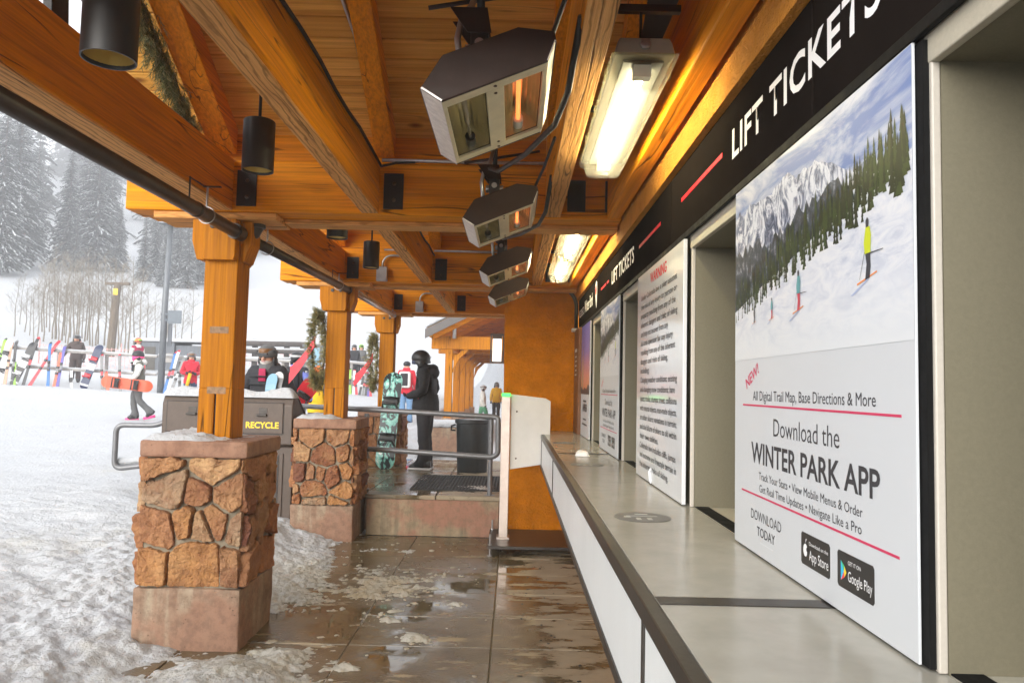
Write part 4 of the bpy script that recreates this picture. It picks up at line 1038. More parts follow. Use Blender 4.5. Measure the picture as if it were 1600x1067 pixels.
# ================================================================ wall lantern on the end wall's outer corner
t = thing('wall_lantern', 'square steel wall lantern with frosted glass on the end wall corner', 'lantern', (-.2, 8.75, 2.0))
x0, x1, y0, y1, z0, z1 = -.275, -.115, 8.66, 8.82, 1.96, 2.30
mb = MB()
for x in (x0, x1 - .014):
    for y in (y0, y1 - .014): mb.box(x, x + .014, y, y + .014, z0, z1)
for z in (z0, z1 - .014): mb.box(x0 + .014, x1 - .014, y0 + .001, y0 + .013, z, z + .014).box(x0 + .014, x1 - .014, y1 - .013, y1 - .001, z, z + .014).box(x0 + .001, x0 + .013, y0 + .014, y1 - .014, z, z + .014).box(x1 - .013, x1 - .001, y0 + .014, y1 - .014, z, z + .014)
mb.build('frame', 'lantern_frame', t)
MB().box(x0 + .03, x1 - .03, y0 + .03, y1 - .03, z0 + .015, z1 - .06, b=.004).build('glass', 'lantern_glass', t)
MB().box(x0 + .025, x1 - .025, y0 + .025, y1 - .025, z1 - .058, z1 - .016).box(x1 - .002, -.09, 8.70, 8.78, 2.05, 2.25).build('cap', 'lantern_frame', t)

# ================================================================ recycling bins
def bin_(x0, x1, word, label):
    y0, y1 = 8.0, 8.48; b = .06
    t = thing('recycling_bin', label, 'bin', ((x0 + x1) / 2, (y0 + y1) / 2, 0), 'brown steel bins')
    MB().prism([(y0 + .05, 0), (y1, 0), (y1, 1.30), (y0 + .16, 1.50), (y0 + .02, 1.50), (y0 - .02, 1.42), (y0 - .02, 1.0), (y0 + .05, .97)], x0, x1, 0, b=.01).build('body', 'bin_brown', t)
    MB().box(x0 + .06, x1 - .10, y0 - .032, y0 - .0205, 1.12, 1.44, b=.004).build('chute_door', 'bin_brown', t)
    mb = MB()
    for a, c, d, e in ((x0 + .05, x1 - .09, 1.442, 1.45), (x0 + .05, x1 - .09, 1.105, 1.115)): mb.box(a, c, y0 - .024, y0 - .0202, d, e)
    for a in (x0 + .05, x1 - .098): mb.box(a, a + .008, y0 - .024, y0 - .0202, 1.115, 1.442)
    mb.build('door_gap', 'bin_dark', t)
    MB().box(x0 + .27, x0 + .38, y0 - .06, y0 - .0325, 1.30, 1.325, b=.006).box(x0 + .29, x0 + .38, y0 - .036, y0 - .0322, 1.325, 1.39, b=.001).build('handle', 'trim_metal', t)
    MB().box(x0 + .08, x1 - .10, y0 + .036, y0 + .0495, .10, .90, b=.004).build('lower_door', 'bin_brown', t)
    MB().box(x1 - .16, x1 - .145, y0 + .030, y0 + .0358, .12, .88).build('hinge', 'bin_dark', t)
    if word: text(word, 'letter_yellow', t, 'F', (x0 + .155, y0 - .034, 1.175), .355, .066, .03)
    MB().prism([(x1 - .32, .60), (x1 - .22, .51), (x1 - .20, .60), (x1 - .22, .70)], y0 + .033, y0 + .0352, 1).build('decal', 'letter_yellow', t)
    # snow cap
    mb = MB(); nx, ny = 40, 26; vs = []
    for i in range(nx):
        for j in range(ny):
            u, v = i / (nx - 1), j / (ny - 1); e = min(u, 1 - u, v, 1 - v); x = x0 - .01 + u * (x1 - x0 + .02); y = y0 - .015 + v * (y1 - y0 + .03)
            top = 1.50 if y < y0 + .16 else 1.50 - (y - y0 - .16) / (y1 - y0 - .16) * .2
            h = min(1, e / .12) ** .5 * (.085 + .05 * float(fbm(np.array([x * 4.]), np.array([y * 4.]), 8, 3)[0])) + .012 * float(fbm(np.array([x * 22.]), np.array([y * 22.]), 3, 3)[0]) * min(1, e / .1)
            vs.append((x, y, top + max(h, -.004)))
    mb.add(vs, [(i * ny + j, (i + 1) * ny + j, (i + 1) * ny + j + 1, i * ny + j + 1) for i in range(nx - 1) for j in range(ny - 1)])
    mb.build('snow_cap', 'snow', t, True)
bin_(-3.02, -2.37, 'RECYCLE', 'brown steel bin marked RECYCLE in yellow, snow on top, beside the second pier')
bin_(-3.78, -3.06, '', 'left brown steel bin, partly hidden behind the nearest timber post')

# ================================================================ railings
def rail_path(pts, r=.055, n=8):
    """round the corners of a polyline"""
    pts = [Vector(p) for p in pts]; out = [pts[0]]
    for a, b, c in zip(pts, pts[1:], pts[2:]):
        d1 = (a - b); d2 = (c - b); rr = min(r, d1.length * .45, d2.length * .45)
        p0 = b + d1.normalized() * rr; p1 = b + d2.normalized() * rr
        for k in range(n + 1): f = k / n; out.append(p0 * (1 - f) ** 2 + b * 2 * f * (1 - f) + p1 * f * f)
    out.append(pts[-1]); return out
t = thing('handrail', 'grey tubular handrail along the raised platform, looping round at its right end', 'railing', (-1, 8.4, .44))
MB().tube(rail_path([(-2.9, 8.92, 1.40), (-1.62, 8.62, 1.375), (-.205, 8.40, 1.335), (-.155, 8.38, 1.32), (-.150, 8.38, .92), (-.21, 8.40, .88), (-1.62, 8.62, .92), (-2.9, 8.92, .93)], .10), .030, 14).build('rail', 'rail_grey', t, True)
for x, y in ((-.235, 8.43), (-1.70, 8.66)):
    z0 = .44 if x > -1.65 else .45
    MB().tube([(x, y, z0), (x, y, 1.33)], .028, 14).tube([(x, y, z0 - .005), (x, y, z0 + .012)], .06, 16).build('leg', 'rail_grey', t, 'auto')
t = thing('handrail', 'grey tubular ramp handrail out in the snow, left of the bins', 'railing', (-4.4, 8.8, .1))
MB().tube(rail_path([(-3.5, 8.95, 1.36), (-3.95, 8.9, 1.28), (-4.25, 8.87, 1.12), (-4.72, 8.83, 1.12), (-4.72, 8.83, .60), (-4.25, 8.86, .66), (-3.5, 8.92, .74)], .10), .032, 14).build('rail', 'rail_grey', t, True)
MB().tube([(-4.32, 8.85, .1), (-4.32, 8.85, .66)], .03, 12).build('leg', 'rail_grey', t, True)
MB().tube([(-4.70, 8.90, .68), (-3.6, 8.99, .77)], .05, 10).build('snow_cap', 'snow', t, True)

# ================================================================ platform things
t = thing('trash_can', 'black round plastic trash can standing on the platform by the end wall', 'trash can', (-.56, 10.72, .44))
q = (-.56, 10.72, .44)
MB().lathe([(.0, .0), (.205, 0), (.215, .015), (.245, .70), (.262, .705), (.265, .745), (.255, .76), (.235, .76), (.228, .72), (.20, .06), (0, .05)], q, 36).build('body', 'can_black', t, 'auto')
MB().tube([(q[0] - .25, q[1] - .04, q[2] + .68), (q[0] - .31, q[1] - .04, q[2] + .66), (q[0] - .31, q[1] - .04, q[2] + .60), (q[0] - .25, q[1] - .04, q[2] + .60)], .014, 8).build('handle', 'can_black', t, True)
MB().lathe([(.0, .73), (.1, .765), (.2, .755), (.24, .72)], q, 24).build('snow_cap', 'snow', t, True)
t = thing('floor_mat', 'black rubber scraper mat with slush in its holes, on the platform', 'mat', (-.65, 9.4, .45))
mb = MB(); x0, x1, y0, y1 = -1.17, -.13, 8.72, 10.1
for k in range(27): x = x0 + (x1 - x0) * k / 26; mb.box(x - .009, x + .009, y0, y1, .452, .466)
for k in range(33): y = y0 + (y1 - y0) * k / 32; mb.box(x0, x1, y - .006, y + .006, .4485, .4635)
mb.build('grid', 'mat_rubber', t)
mb = MB(); nx, ny = 60, 70; vs = []
xs = np.linspace(x0, x1, nx); ys_ = np.linspace(y0, y1, ny); XX, YY = np.meshgrid(xs, ys_, indexing='ij')
ZZ = .449 + .026 * np.clip(fbm(XX * 3, YY * 3, 3, 3) + .1 + .5 * fbm(XX * 25, YY * 25, 8, 3), 0, 1) - .002
mb.add(np.stack([XX, YY, ZZ], -1).reshape(-1, 3).tolist(), [(i * ny + j, (i + 1) * ny + j, (i + 1) * ny + j + 1, i * ny + j + 1) for i in range(nx - 1) for j in range(ny - 1)])
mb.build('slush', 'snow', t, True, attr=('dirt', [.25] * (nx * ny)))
# ================================================================ ground
TD = [0, 5, 7, 10, 14, 18, 22, 26, 32, 40, 55, 70, 95, 150, 220, 320, 420, 700]
TZ = [.0, .03, .10, .34, .46, .56, .78, 1.05, 1.5, 2.1, 3.2, 5.0, 11.5, 27, 47, 78, 90, 94]
def terrain(x, y):
    x = np.asarray(x, float); y = np.asarray(y, float); d = np.hypot(x, y)
    a = np.arctan2(x, np.maximum(y, .01))
    k = np.clip((a + .30) / .22, 0, 1); k = k * k * (3 - 2 * k)
    z = np.interp(d, TD, TZ) * 1.0
    z2 = np.interp(d, TD, TZ)
    near = np.interp(d, [0, 12, 26, 40, 80, 200, 700], [1, 1, .80, .62, .7, .9, 1.])
    z = z * (1 - k) + z2 * near * k
    z = z + np.interp(d, [0, 60, 120, 300], [0, 0, 1.2, 5]) * fbm(x / 45, y / 45, 31, 3)
    return z
def snow_height(x, y):
    """snow surface incl. footprints; goes below the paving where the paving is bare"""
    z = terrain(x, y); d = np.hypot(x, y)
    lump = .050 * fbm(x * 1.5, y * 1.5, 3, 4) + .042 * fbm(x * 4.5, y * 4.5, 9, 3) + .042 * fbm(x * 12, y * 12, 12, 4)
    fade = np.interp(d, [0, 25, 60], [1, 1, .8])
    z = z + lump * fade
    # edge towards the paving
    inner = np.clip((x + 2.42 + .18 * fbm(x * 2, y * 2, 41, 3)) / .75, 0, 1)          # 0 out in the snow, 1 on the paving
    tail = np.exp(-((x + 1.55) / .42) ** 2 - ((y - 4.05) / .62) ** 2) * .10 + np.exp(-((x + 1.25) / .75) ** 2 - ((y - 3.0) / .8) ** 2) * .07
    slush = np.exp(-((x + 1.02) / .60) ** 2 - ((y - 6.15) / .80) ** 2) * .046 + np.exp(-((x + 1.95) / .38) ** 2 - ((y - 6.5) / 1.0) ** 2) * .07 + sum(np.exp(-((x - a) / r) ** 2 - ((y - b) / (r * .8)) ** 2) * h_ for a, b, r, h_ in ((-.62, 4.98, .13, .05), (-.83, 5.35, .09, .035), (-1.38, 4.6, .10, .04), (-.95, 4.45, .10, .035), (-.98, 7.5, .12, .035), (-.42, 5.75, .1, .03), (-.7, 7.72, .12, .035), (-1.3, 7.6, .25, .03)))
    onp = -.034 + tail + slush + .024 * fbm(x * 6, y * 9, 51, 4) + .022 * fbm(x * 16, y * 22, 57, 3) + .020 * fbm(x * 42, y * 52, 67, 2) + .016 * fbm(x * 2.4, y * 2.4, 77, 3)
    edge = .06 * np.exp(-((x + 2.7) / .5) ** 2) * np.clip((9 - y) / 2, 0, 1)
    z = (z + edge) * (1 - inner) + onp * inner
    z = np.where((x > -1.0) & (y < 8.35), np.minimum(z, np.where((x > .1), -.05, z)), z)
    # platform sits over this
    plat = (y > 8.25) & (y < 12.2) & (x > -2.7)
    z = np.where(plat, np.minimum(z, .30), z)
    # ploughed banks behind the platform
    bank = .42 * np.exp(-((x + .95) / .75) ** 2 - ((y - 12.75) / .55) ** 2) + .5 * np.exp(-((x + 1.1) / 1.1) ** 2 - ((y - 15.1) / .9) ** 2) + .25 * np.exp(-((x + 3.4) / .8) ** 2 - ((y - 11.8) / 1.0) ** 2) + .28 * np.exp(-((x + 5.2) / 2.2) ** 2 - ((y - 16.5) / 1.4) ** 2) + .22 * np.exp(-((x + 13.5) / 7.) ** 2 - ((y - 23.4) / .9) ** 2)
    z = z + bank * (1 + .35 * fbm(x * 3, y * 3, 61, 3))
    return z
def snow_dirt(x, y):
    g = np.clip((x + 2.7) / 1.4, 0, 1) * .20 * np.clip((9.5 - y) / 2, 0, 1)
    g = g + .30 * np.clip(fbm(x * .9, y * .9, 91, 4) + .06, 0, 1) * np.clip((26 - np.hypot(x, y)) / 14, 0, 1)
    g = g + .26 * np.exp(-((x + 1.2) / .75) ** 2 - ((y - 6.1) / 1.0) ** 2)
    g = g * np.clip(1.15 - .4 * np.exp(-((x + 1.6) / .6) ** 2 - ((y - 3.7) / .9) ** 2), 0, 1.2)
    return np.clip(g, 0, 1)
def axis(fine0, fine1, step, lo, hi, g=1.055, smax=14):
    a = list(np.arange(fine0, fine1, step)); s = step; x = a[-1]
    while x < hi: s = min(s * g, smax); x += s; a.append(x)
    s = step; x = a[0]; b = []
    while x > lo: s = min(s * g, smax); x -= s; b.append(x)
    return np.array(b[::-1] + a)
xs = axis(-3.3, .12, .0115, -520, 330, 1.065); ys = axis(3.3, 8.25, .0135, -60, 640, 1.065)
XX, YY = np.meshgrid(xs, ys, indexing='ij'); ZZ = snow_height(XX, YY)
nx, ny = len(xs), len(ys)
me = bpy.data.meshes.new('snow_ground')
co = np.stack([XX, YY, ZZ], -1).reshape(-1, 3).astype(np.float32)
ii, jj = np.meshgrid(np.arange(nx - 1), np.arange(ny - 1), indexing='ij'); i0 = (ii * ny + jj).ravel()
fc = np.stack([i0, i0 + ny, i0 + ny + 1, i0 + 1], -1).astype(np.int32)
me.vertices.add(len(co)); me.vertices.foreach_set('co', co.ravel()); me.loops.add(fc.size); me.loops.foreach_set('vertex_index', fc.ravel())
me.polygons.add(len(fc)); me.polygons.foreach_set('loop_start', np.arange(0, fc.size, 4, dtype=np.int32)); me.polygons.foreach_set('loop_total', np.full(len(fc), 4, np.int32))
me.polygons.foreach_set('use_smooth', np.ones(len(fc), bool)); me.update(); me.validate()
a_ = me.attributes.new('dirt', 'FLOAT', 'POINT'); a_.data.foreach_set('value', snow_dirt(XX, YY).ravel().astype(np.float32))
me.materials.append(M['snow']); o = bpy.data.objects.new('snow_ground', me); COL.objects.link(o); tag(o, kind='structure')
# paving slabs with open joints
mb = MB(); rnd = random.Random(12)
xe = [-3.2, -2.02, -1.02, -.10, .82]; y = -2.6; row = 0
while y < 8.28:
    h = .62; y1 = min(y + h, 8.285)
    for k, (a, b) in enumerate(zip(xe, xe[1:])):
        dz = rnd.uniform(-.002, .0015); o1 = rnd.uniform(-.004, .004)
        mb.box(a + .004, b - .004, y + .004, y1 - .004, -.08, dz, b=.004)
    y = y1 + .0001; row += 1
    if y1 >= 8.28: break
o = mb.build('paved_floor', 'wet_paving'); tag(o, kind='structure')
o = MB().box(-3.2, .82, -2.6, 8.28, -.12, -.012).build('paving_bed', 'mortar'); tag(o, kind='structure')
# raised platform
def plat():
    t = thing('platform', None, None, (-1, 10, 0)); tag(t, kind='structure')
    MB().box(-2.55, -1.62, 8.63, 12.3, 0, .40).box(-1.60, -.125, 8.31, 12.3, 0, .40, b=.004).box(-.12, 2.5, 8.62, 12.3, 0, .398).build('riser', 'step_concrete', t)
    mb = MB(); xe = [-2.56, -1.62, -1.12, -.10]
    mb.box(-2.56, -1.625, 8.62, 10.2, .401, .45, b=.006).box(-2.56, -1.625, 10.21, 12.32, .401, .45, b=.006)
    mb.box(-1.62, -.835, 8.30, 10.2, .401, .45, b=.008).box(-.825, -.115, 8.30, 10.2, .401, .449, b=.008).box(-1.62, -.835, 10.21, 12.32, .401, .449, b=.006).box(-.825, 2.5, 10.21, 12.32, .401, .45, b=.006).box(-.11, 2.5, 8.63, 10.2, .401, .449, b=.006)
    mb.build('paving', 'platform_paving', t)
m_ = M['wet_paving'].copy(); m_.name = 'platform_paving'; M['platform_paving'] = m_
for n_ in m_.node_tree.nodes:
    if n_.type == 'VALTORGB' and len(n_.color_ramp.elements) == 2 and n_.color_ramp.elements[0].color[0] < .12 and abs(n_.color_ramp.elements[0].color[0] - .095) < .01:
        n_.color_ramp.elements[0].color = (.14, .12, .085, 1); n_.color_ramp.elements[1].color = (.25, .215, .165, 1)
plat()
# chunks of slush lying on the paving
def chunk(mb, x, y, r, rnd):
    bm = bmesh.new(); bmesh.ops.create_icosphere(bm, subdivisions=3, radius=1); sd = rnd.uniform(0, 99); fl = rnd.uniform(.18, .45)
    c = np.array([v.co[:] for v in bm.verts]); k = 1 + .75 * fbm(c[:, 0] * 1.9 + sd, c[:, 1] * 1.9 + c[:, 2] * 1.3, 3, 5)
    sx = rnd.uniform(.8, 1.6); an = rnd.uniform(0, 6.28)
    for v, q, kk in zip(bm.verts, c, k):
        px, py = q[0] * sx * kk * r, q[1] * kk * r
        v.co = (x + px * math.cos(an) - py * math.sin(an), y + px * math.sin(an) + py * math.cos(an), max(q[2], -.3) * kk * r * fl + r * fl * .2)
    mb.bm(bm)
rnd = random.Random(77)
mb = MB()
for _ in range(110):
    x = rnd.gauss(-.85, .5); y = rnd.gauss(6.2, 1.2)
    if -1.6 < x < .2 and 4.3 < y < 8.2: chunk(mb, x, y, rnd.choice([.006, .008, .012, .018]), rnd)
for x, y, r in ((-1.56, 4.66, .035), (-1.52, 4.86, .03), (-1.6, 4.58, .02)): chunk(mb, x, y, r, rnd)
o = mb.build('slush_lumps', 'snow', None, True, attr=('dirt', [.5] * len(mb.v))); tag(o, 'small lumps of dirty slush scattered over the wet paving', 'slush', kind='stuff')
# dark grit on the paving by the counter
mb = MB()
for _ in range(60):
    x = rnd.uniform(.0, .45); y = rnd.uniform(4.2, 7.3); chunk(mb, x, y, rnd.choice([.004, .006, .009]), rnd)
o = mb.build('grit', 'rubber', None, True); tag(o, 'specks of dark grit on the paving beside the counter', 'grit', kind='stuff')
# low snow-capped block behind the platform
t = thing('planter_block', 'low red concrete block capped with snow, behind the man in black', 'planter', (-1.35, 14.7, .4))
rough_block('body', 'red_concrete', t, -1.75, -.95, 14.45, 15.1, .35, .86, 91)
rough_block('snow_cap', 'snow', t, -1.78, -.92, 14.42, 15.13, .865, .99, 55, .03, 10, .05)
# ================================================================ trees
def gz(x, y): return float(snow_height(np.array([x]), np.array([y]))[0])
def U(u, D): return (u - 801) / 1150 * D
def conifer_mesh(h, seed, snow=.5, levels=None, nb=11):
    rnd = random.Random(seed); mb = MB(); sn = []
    n = levels or int(h * 3.6); R0 = h * (.100 if levels is None else .16)
    for k in range(n):
        f = k / n; z = h * (.07 + .92 * f); r = R0 * (1 - f) ** .82 * rnd.uniform(.8, 1.15) + .06
        m = max(4, int(nb * (1 - f * .55)))
        for j in range(m):
            a = 6.283 * (j + rnd.random()) / m; L = r * rnd.uniform(.65, 1.18); droop = rnd.uniform(.25, .6); w = L * (rnd.uniform(.10, .19) if levels is None else rnd.uniform(.24, .40))
            ca, sa = math.cos(a), math.sin(a); s_ = snow * rnd.uniform(.4, 1.3)
            z0 = z + rnd.uniform(-.15, .15)
            def P(t, side, lift=0): 
                rr = L * t; return (ca * rr - sa * side, sa * rr + ca * side, z0 + L * .18 * t - droop * L * t * t + lift)
            prev = None
            for q in range(4):      # jagged fingers along the limb
                t0, t1 = q * .25, q * .25 + .33; ww = w * (1 - .75 * t0) ; jj = rnd.uniform(-.12, .12) * L
                a1 = P(t0, ww * .35); a2 = P(t0, -ww * .35); tl = P(t1, ww + jj, -.10 * L); tr = P(t1, -ww + jj, -.12 * L); tp = P(t1 + .08, jj * .5)
                mb.add([a1, a2, tp], [(0, 1, 2)]); mb.add([a1, tp, tl], [(0, 1, 2)]); mb.add([a2, tr, tp], [(0, 1, 2)])
                sn += [s_ * .6, s_ * .6, s_] + [s_ * .5, s_, s_ * .1] + [s_ * .5, s_ * .1, s_]
    # leader
    mb.add([(-.05, 0, h * .96), (.05, 0, h * .96), (0, 0, h * 1.02)], [(0, 1, 2)]); sn += [.2] * 3
    mb.add([(0, -.05, h * .96), (0, .05, h * .96), (0, 0, h * 1.02)], [(0, 1, 2)]); sn += [.2] * 3
    return mb, sn
protos = []
for k, (h, sd) in enumerate(((22, 1), (24, 2), (19, 3), (16, 4))):
    t = thing('conifer_tree', 'tall snow-dusted conifer on the slope at left', 'conifer', (0, 0, 0), 'snowy conifers on the slope')
    mb, sn = conifer_mesh(h, sd, .5, nb=17); mb.build('crown', 'snowy_needles', t, attr=('snowy', sn))
    MB().tube([(0, 0, -1), (0, 0, h * .3), (.05, 0, h * .97)], [.011 * h, .009 * h, .02], 8).build('trunk', 'bark', t)
    protos.append((t, h))
tl = [(-42, 86, 25), (-14, 82, 23), (10, 88, 27), (40, 97, 17), (-70, 90, 22), (93, 95, 18), (120, 104, 22), (138, 96, 25), (160, 103, 17), (176, 97, 10), (107, 92, 9),
      (216, 92, 9.5), (234, 96, 12), (252, 90, 10), (270, 98, 12), (286, 91, 11), (303, 95, 12), (322, 99, 12), (340, 93, 10), (292, 110, 13), (-100, 95, 24), (-130, 88, 22), (-30, 112, 25)]
rnd = random.Random(9); used = set()
for k, (u, D, h) in enumerate(tl):
    x = U(u, D); i = k % 4; t, hh = protos[i]; s = h / hh; loc = (x, D, float(terrain(x, D)) - .2)
    lab = 'snow-dusted grey-green conifer in the left stand on the slope' if u < 205 else 'shorter snowy conifer in the stand behind the lamp post'
    if i not in used: t.location = loc; t.rotation_euler = (0, 0, rnd.uniform(0, 6)); t.scale = (s, s, s); t['label'] = lab; used.add(i); o = t
    else: o = dup(t, loc, rnd.uniform(0, 6), lab, scale=(s * rnd.uniform(.9, 1.15), s * rnd.uniform(.9, 1.15), s))
    o['group'] = 'conifers of the left stand' if u < 205 else 'conifers behind the lamp post'
# far forest, one hazy mass
mb = MB(); sn = []; rnd = random.Random(31)
small = [conifer_mesh(1.0, 70 + k, .22, levels=9, nb=6) for k in range(4)]
cnt = 0; tries = 0
while cnt < 700 and tries < 9000:
    tries += 1
    a = rnd.uniform(-.86, -.22); D = 120 + 280 * rnd.random(); x = a * D
    uu = 801 + a * 1150
    zt = float(terrain(x, D)); vv = 592 - (zt - 1.67) * 1150 / D
    den = float(fbm(np.array([x / 38.]), np.array([D / 60.]), 5, 3)[0])
    open_ = (abs(uu - 22 - (vv - 230) * .55) < 22 and vv > 222) or (abs(uu - 190) < 26 and vv > 285) or (uu > 445) or (uu > 372 and vv > 395) or vv > 400
    if open_ or den < -.3: continue
    h = rnd.uniform(11, 19); m_, s_ = small[cnt % 4]; an = rnd.uniform(0, 6.28); c, s = math.cos(an), math.sin(an); wd = rnd.uniform(.8, 1.2) * h
    mb.add([(x + (p[0] * c - p[1] * s) * wd, D + (p[0] * s + p[1] * c) * wd, zt - .4 + p[2] * h) for p in m_.v], m_.f); sn += s_; cnt += 1
o = mb.build('far_forest', 'snowy_needles', None, attr=('snowy', sn)); tag(o, 'hazy conifer forest covering the far mountainside', 'forest', kind='stuff')
# bare aspens
def aspen(seed, h):
    rnd = random.Random(seed); t = thing('aspen_tree', 'bare leafless aspen with a thin pale trunk', 'aspen', (0, 0, 0), 'bare aspens at the foot of the slope')
    pts = [(0, 0, -.3)]; x = y = 0
    for k in range(1, 9): x += rnd.gauss(0, .05); y += rnd.gauss(0, .05); pts.append((x, y, h * k / 8))
    MB().tube(pts, [.065 - .055 * k / 8 for k in range(9)], 6).build('trunk', 'aspen_bark', t)
    mb = MB()
    def br(p, d, L, r, lv):
        q = [p]; d = Vector(d).normalized(); cur = Vector(p)
        for k in range(3): d = (d + Vector((rnd.gauss(0, .12), rnd.gauss(0, .12), .10))).normalized(); cur = cur + d * L / 3; q.append(tuple(cur))
        mb.tube(q, [r, r * .75, r * .5, r * .25], 3, cap=False)
        if lv:
            for k in range(5 if lv == 2 else 4):
                b = q[rnd.choice([1, 2, 3])]; br(b, d + Vector((rnd.gauss(0, .6), rnd.gauss(0, .6), rnd.gauss(.1, .3))), L * rnd.uniform(.4, .65), r * .5, lv - 1)
    for k in range(20):
        f = rnd.uniform(.25, .98); i = min(7, int(f * 8)); p = Vector(pts[i]).lerp(Vector(pts[i + 1]), f * 8 - i); a = rnd.uniform(0, 6.28)
        br(tuple(p), (math.cos(a), math.sin(a), rnd.uniform(.5, 1.1)), h * .22 * (1.15 - f) + .25, .016, 2)
    mb.build('branches', 'aspen_bark', t); return t
asp = [aspen(100 + k, h) for k, h in enumerate((6.2, 7.0, 5.4, 6.6))]
rnd = random.Random(17); used = set()
us = [18, 26, 34, 42, 49, 55, 62, 68, 73, 78, 83, 88, 93, 97, 102, 106, 111, 116, 120, 125, 129, 133, 138, 142, 147, 160, 166, 172, 181, 186, 192, 199, 206, 214, 226, 238, 258, 270, 283, 296, 150, 118, 99, 84, 64]
for k, u in enumerate(us):
    D = rnd.uniform(50, 62) if u < 160 else rnd.uniform(46, 60); x = U(u, D); i = k % 4; s = rnd.uniform(.8, 1.05) * (1. if u > 60 else .72) * (1 if u < 200 else .8); loc = (x, D, float(terrain(x, D)))
    grp = 'aspens behind the ski rack' if u < 158 else 'aspens near the wooden pole'
    lab = 'bare leafless aspen in the dense row behind the ski rack' if u < 158 else 'bare wide-branched aspen near the wooden lift pole'
    if i not in used: o = asp[i]; o.location = loc; o.scale = (s, s, s); used.add(i)
    else: o = dup(asp[i], loc, rnd.uniform(0, 6), scale=(s, s, s))
    o['label'] = lab; o['group'] = grp

# ================================================================ plaza furniture
def at(u, D): x = U(u, D); return x, D, gz(x, D)
x, y, z = at(252, 25)
t = thing('lamp_post', 'tall grey steel lamp post with a flat lamp head and sign blade in the snow', 'lamp post', (x, y, z - .1))
MB().tube([(x, y, z - .2), (x, y, z + 3), (x + .06, y, z + 5.9)], [.115, .10, .085], 14).build('pole', 'pole_grey', t, True)
MB().box(x - .30, x + .36, y - .2, y + .2, 5.82 + z, 6.02 + z, b=.03).build('lamp_head', 'pole_grey', t)
MB().box(x + .14, x + .60, y - .05, y - .02, z + 2.42, z + 2.86, b=.006).box(x - .1, x + .14, y - .07, y + .0, z + 2.5, z + 2.56).box(x - .1, x + .14, y - .07, y + .0, z + 2.7, z + 2.76).build('sign_blade', 'sign_blue', t)
MB().box(x + .12, x + .24, y + .06, y + .12, z + 1.65, z + 2.42).build('sign_blade', 'shed_grey', t)
x, y, z = at(176, 46)
t = thing('wooden_pole', 'brown wooden pole with crossarm and a yellow plate among the bare aspens', 'pole', (x, y, z - .3))
MB().tube([(x - .25, y, z - .3), (x + .0, y, z + 4.6)], [.27, .21], 10).build('shaft', 'pole_wood', t)
MB().box(x - .75, x + .75, y - .1, y + .1, z + 4.55, z + 4.72).build('crossarm', 'pole_wood', t)
MB().box(x - .13, x + .16, y - .26, y - .23, z + 3.9, z + 4.3).build('yellow_plate', 'sign_yellow', t)
# shed
x0, x1, D = U(206, 36), U(302, 36), 36; z = gz((x0 + x1) / 2, D) - .1
t = thing('equipment_shed', 'low grey shed with a snow-covered roof behind the lamp post', 'shed', ((x0 + x1) / 2, D, z))
MB().box(x0, x1 - 1.0, D, D + 2, z, z + 1.5, b=.02).box(x1 - .98, x1 + .6, D + .1, D + 2, z, z + 1.35, b=.02).build('wall', 'shed_grey', t)
MB().box(x0 - .1, x1 + .7, D - .12, D + 2.1, z + 1.51, z + 1.68, b=.06).build('roof_snow', 'snow', t)
MB().box(x1 - 1.55, x1 - 1.05, D - .03, D - .002, z + .5, z + .95).build('panel', 'rail_wood', t)
MB().box(x0 + .4, x0 + 1.1, D - .02, D - .002, z, z + 1.25).build('door', 'jamb_dark', t)
# dark log barrier and its board, between the first and second post
D = 38; xa, xb = U(360, D), U(486, D); z = gz((xa + xb) / 2, D)
t = thing('log_barrier', 'dark log barrier with snow on its rails beyond the older man', 'barrier', ((xa + xb) / 2, D, z))
for k, (h, r_) in enumerate(((1.55, .15), (1.15, .12), (.72, .1))): MB().tube([(xa, D, z + h), (xb, D + .2, z + h + .02)], r_, 8).build('rail', 'log_dark', t); MB().tube([(xa, D, z + h + r_ * .9), (xb, D + .2, z + h + r_ * .9 + .02)], r_ * .6, 8).build('snow_cap', 'snow', t)
for k in range(5): xx = xa + (xb - xa) * (k + .3) / 5; MB().box(xx - .12, xx + .12, D + .25, D + .45, z - .2, z + 1.8).build('post', 'log_dark', t)
x, y, z = at(487, 30)
t = thing('notice_board', 'upright grey-blue notice board standing in the snow beside the wreath', 'notice board', (x, y, z))
MB().box(x - .35, x - .28, y, y + .07, z, z + 1.75).box(x + .28, x + .35, y, y + .07, z, z + 1.75).build('post', 'shed_grey', t); MB().box(x - .28, x + .28, y + .02, y + .05, z + .95, z + 1.7).build('panel', 'gear_sky', t); MB().box(x - .42, x + .42, y - .05, y + .12, z + 1.72, z + 1.84).build('roof', 'shed_grey', t)
# red safety net
def net(u0, u1, D, h, label):
    x0, x1 = U(u0, D), U(u1, D); n = int((x1 - x0) / .22); t = thing('safety_net', label, 'net', ((x0 + x1) / 2, D, gz((x0 + x1) / 2, D))); mb = MB()
    zz = [gz(x0 + (x1 - x0) * k / n, D) for k in range(n + 1)]
    for k in range(n): xx = x0 + (x1 - x0) * k / n; mb.box(xx - .011, xx + .011, D - .005, D + .005, zz[k] - .1, zz[k] + h)
    for q in range(6):
        for k in range(n): xx = x0 + (x1 - x0) * k / n; xn = x0 + (x1 - x0) * (k + 1) / n; mb.box(xx, xn, D - .004, D + .004, zz[k] + h * q / 5.5, zz[k] + h * q / 5.5 + .022)
    mb.build('mesh', 'net_red', t)
    for k in range(0, n, 9): xx = x0 + (x1 - x0) * k / n; MB().tube([(xx, D + .05, zz[k] - .2), (xx, D + .05, zz[k] + h + .25)], .03, 6).build('stake', 'net_red', t)
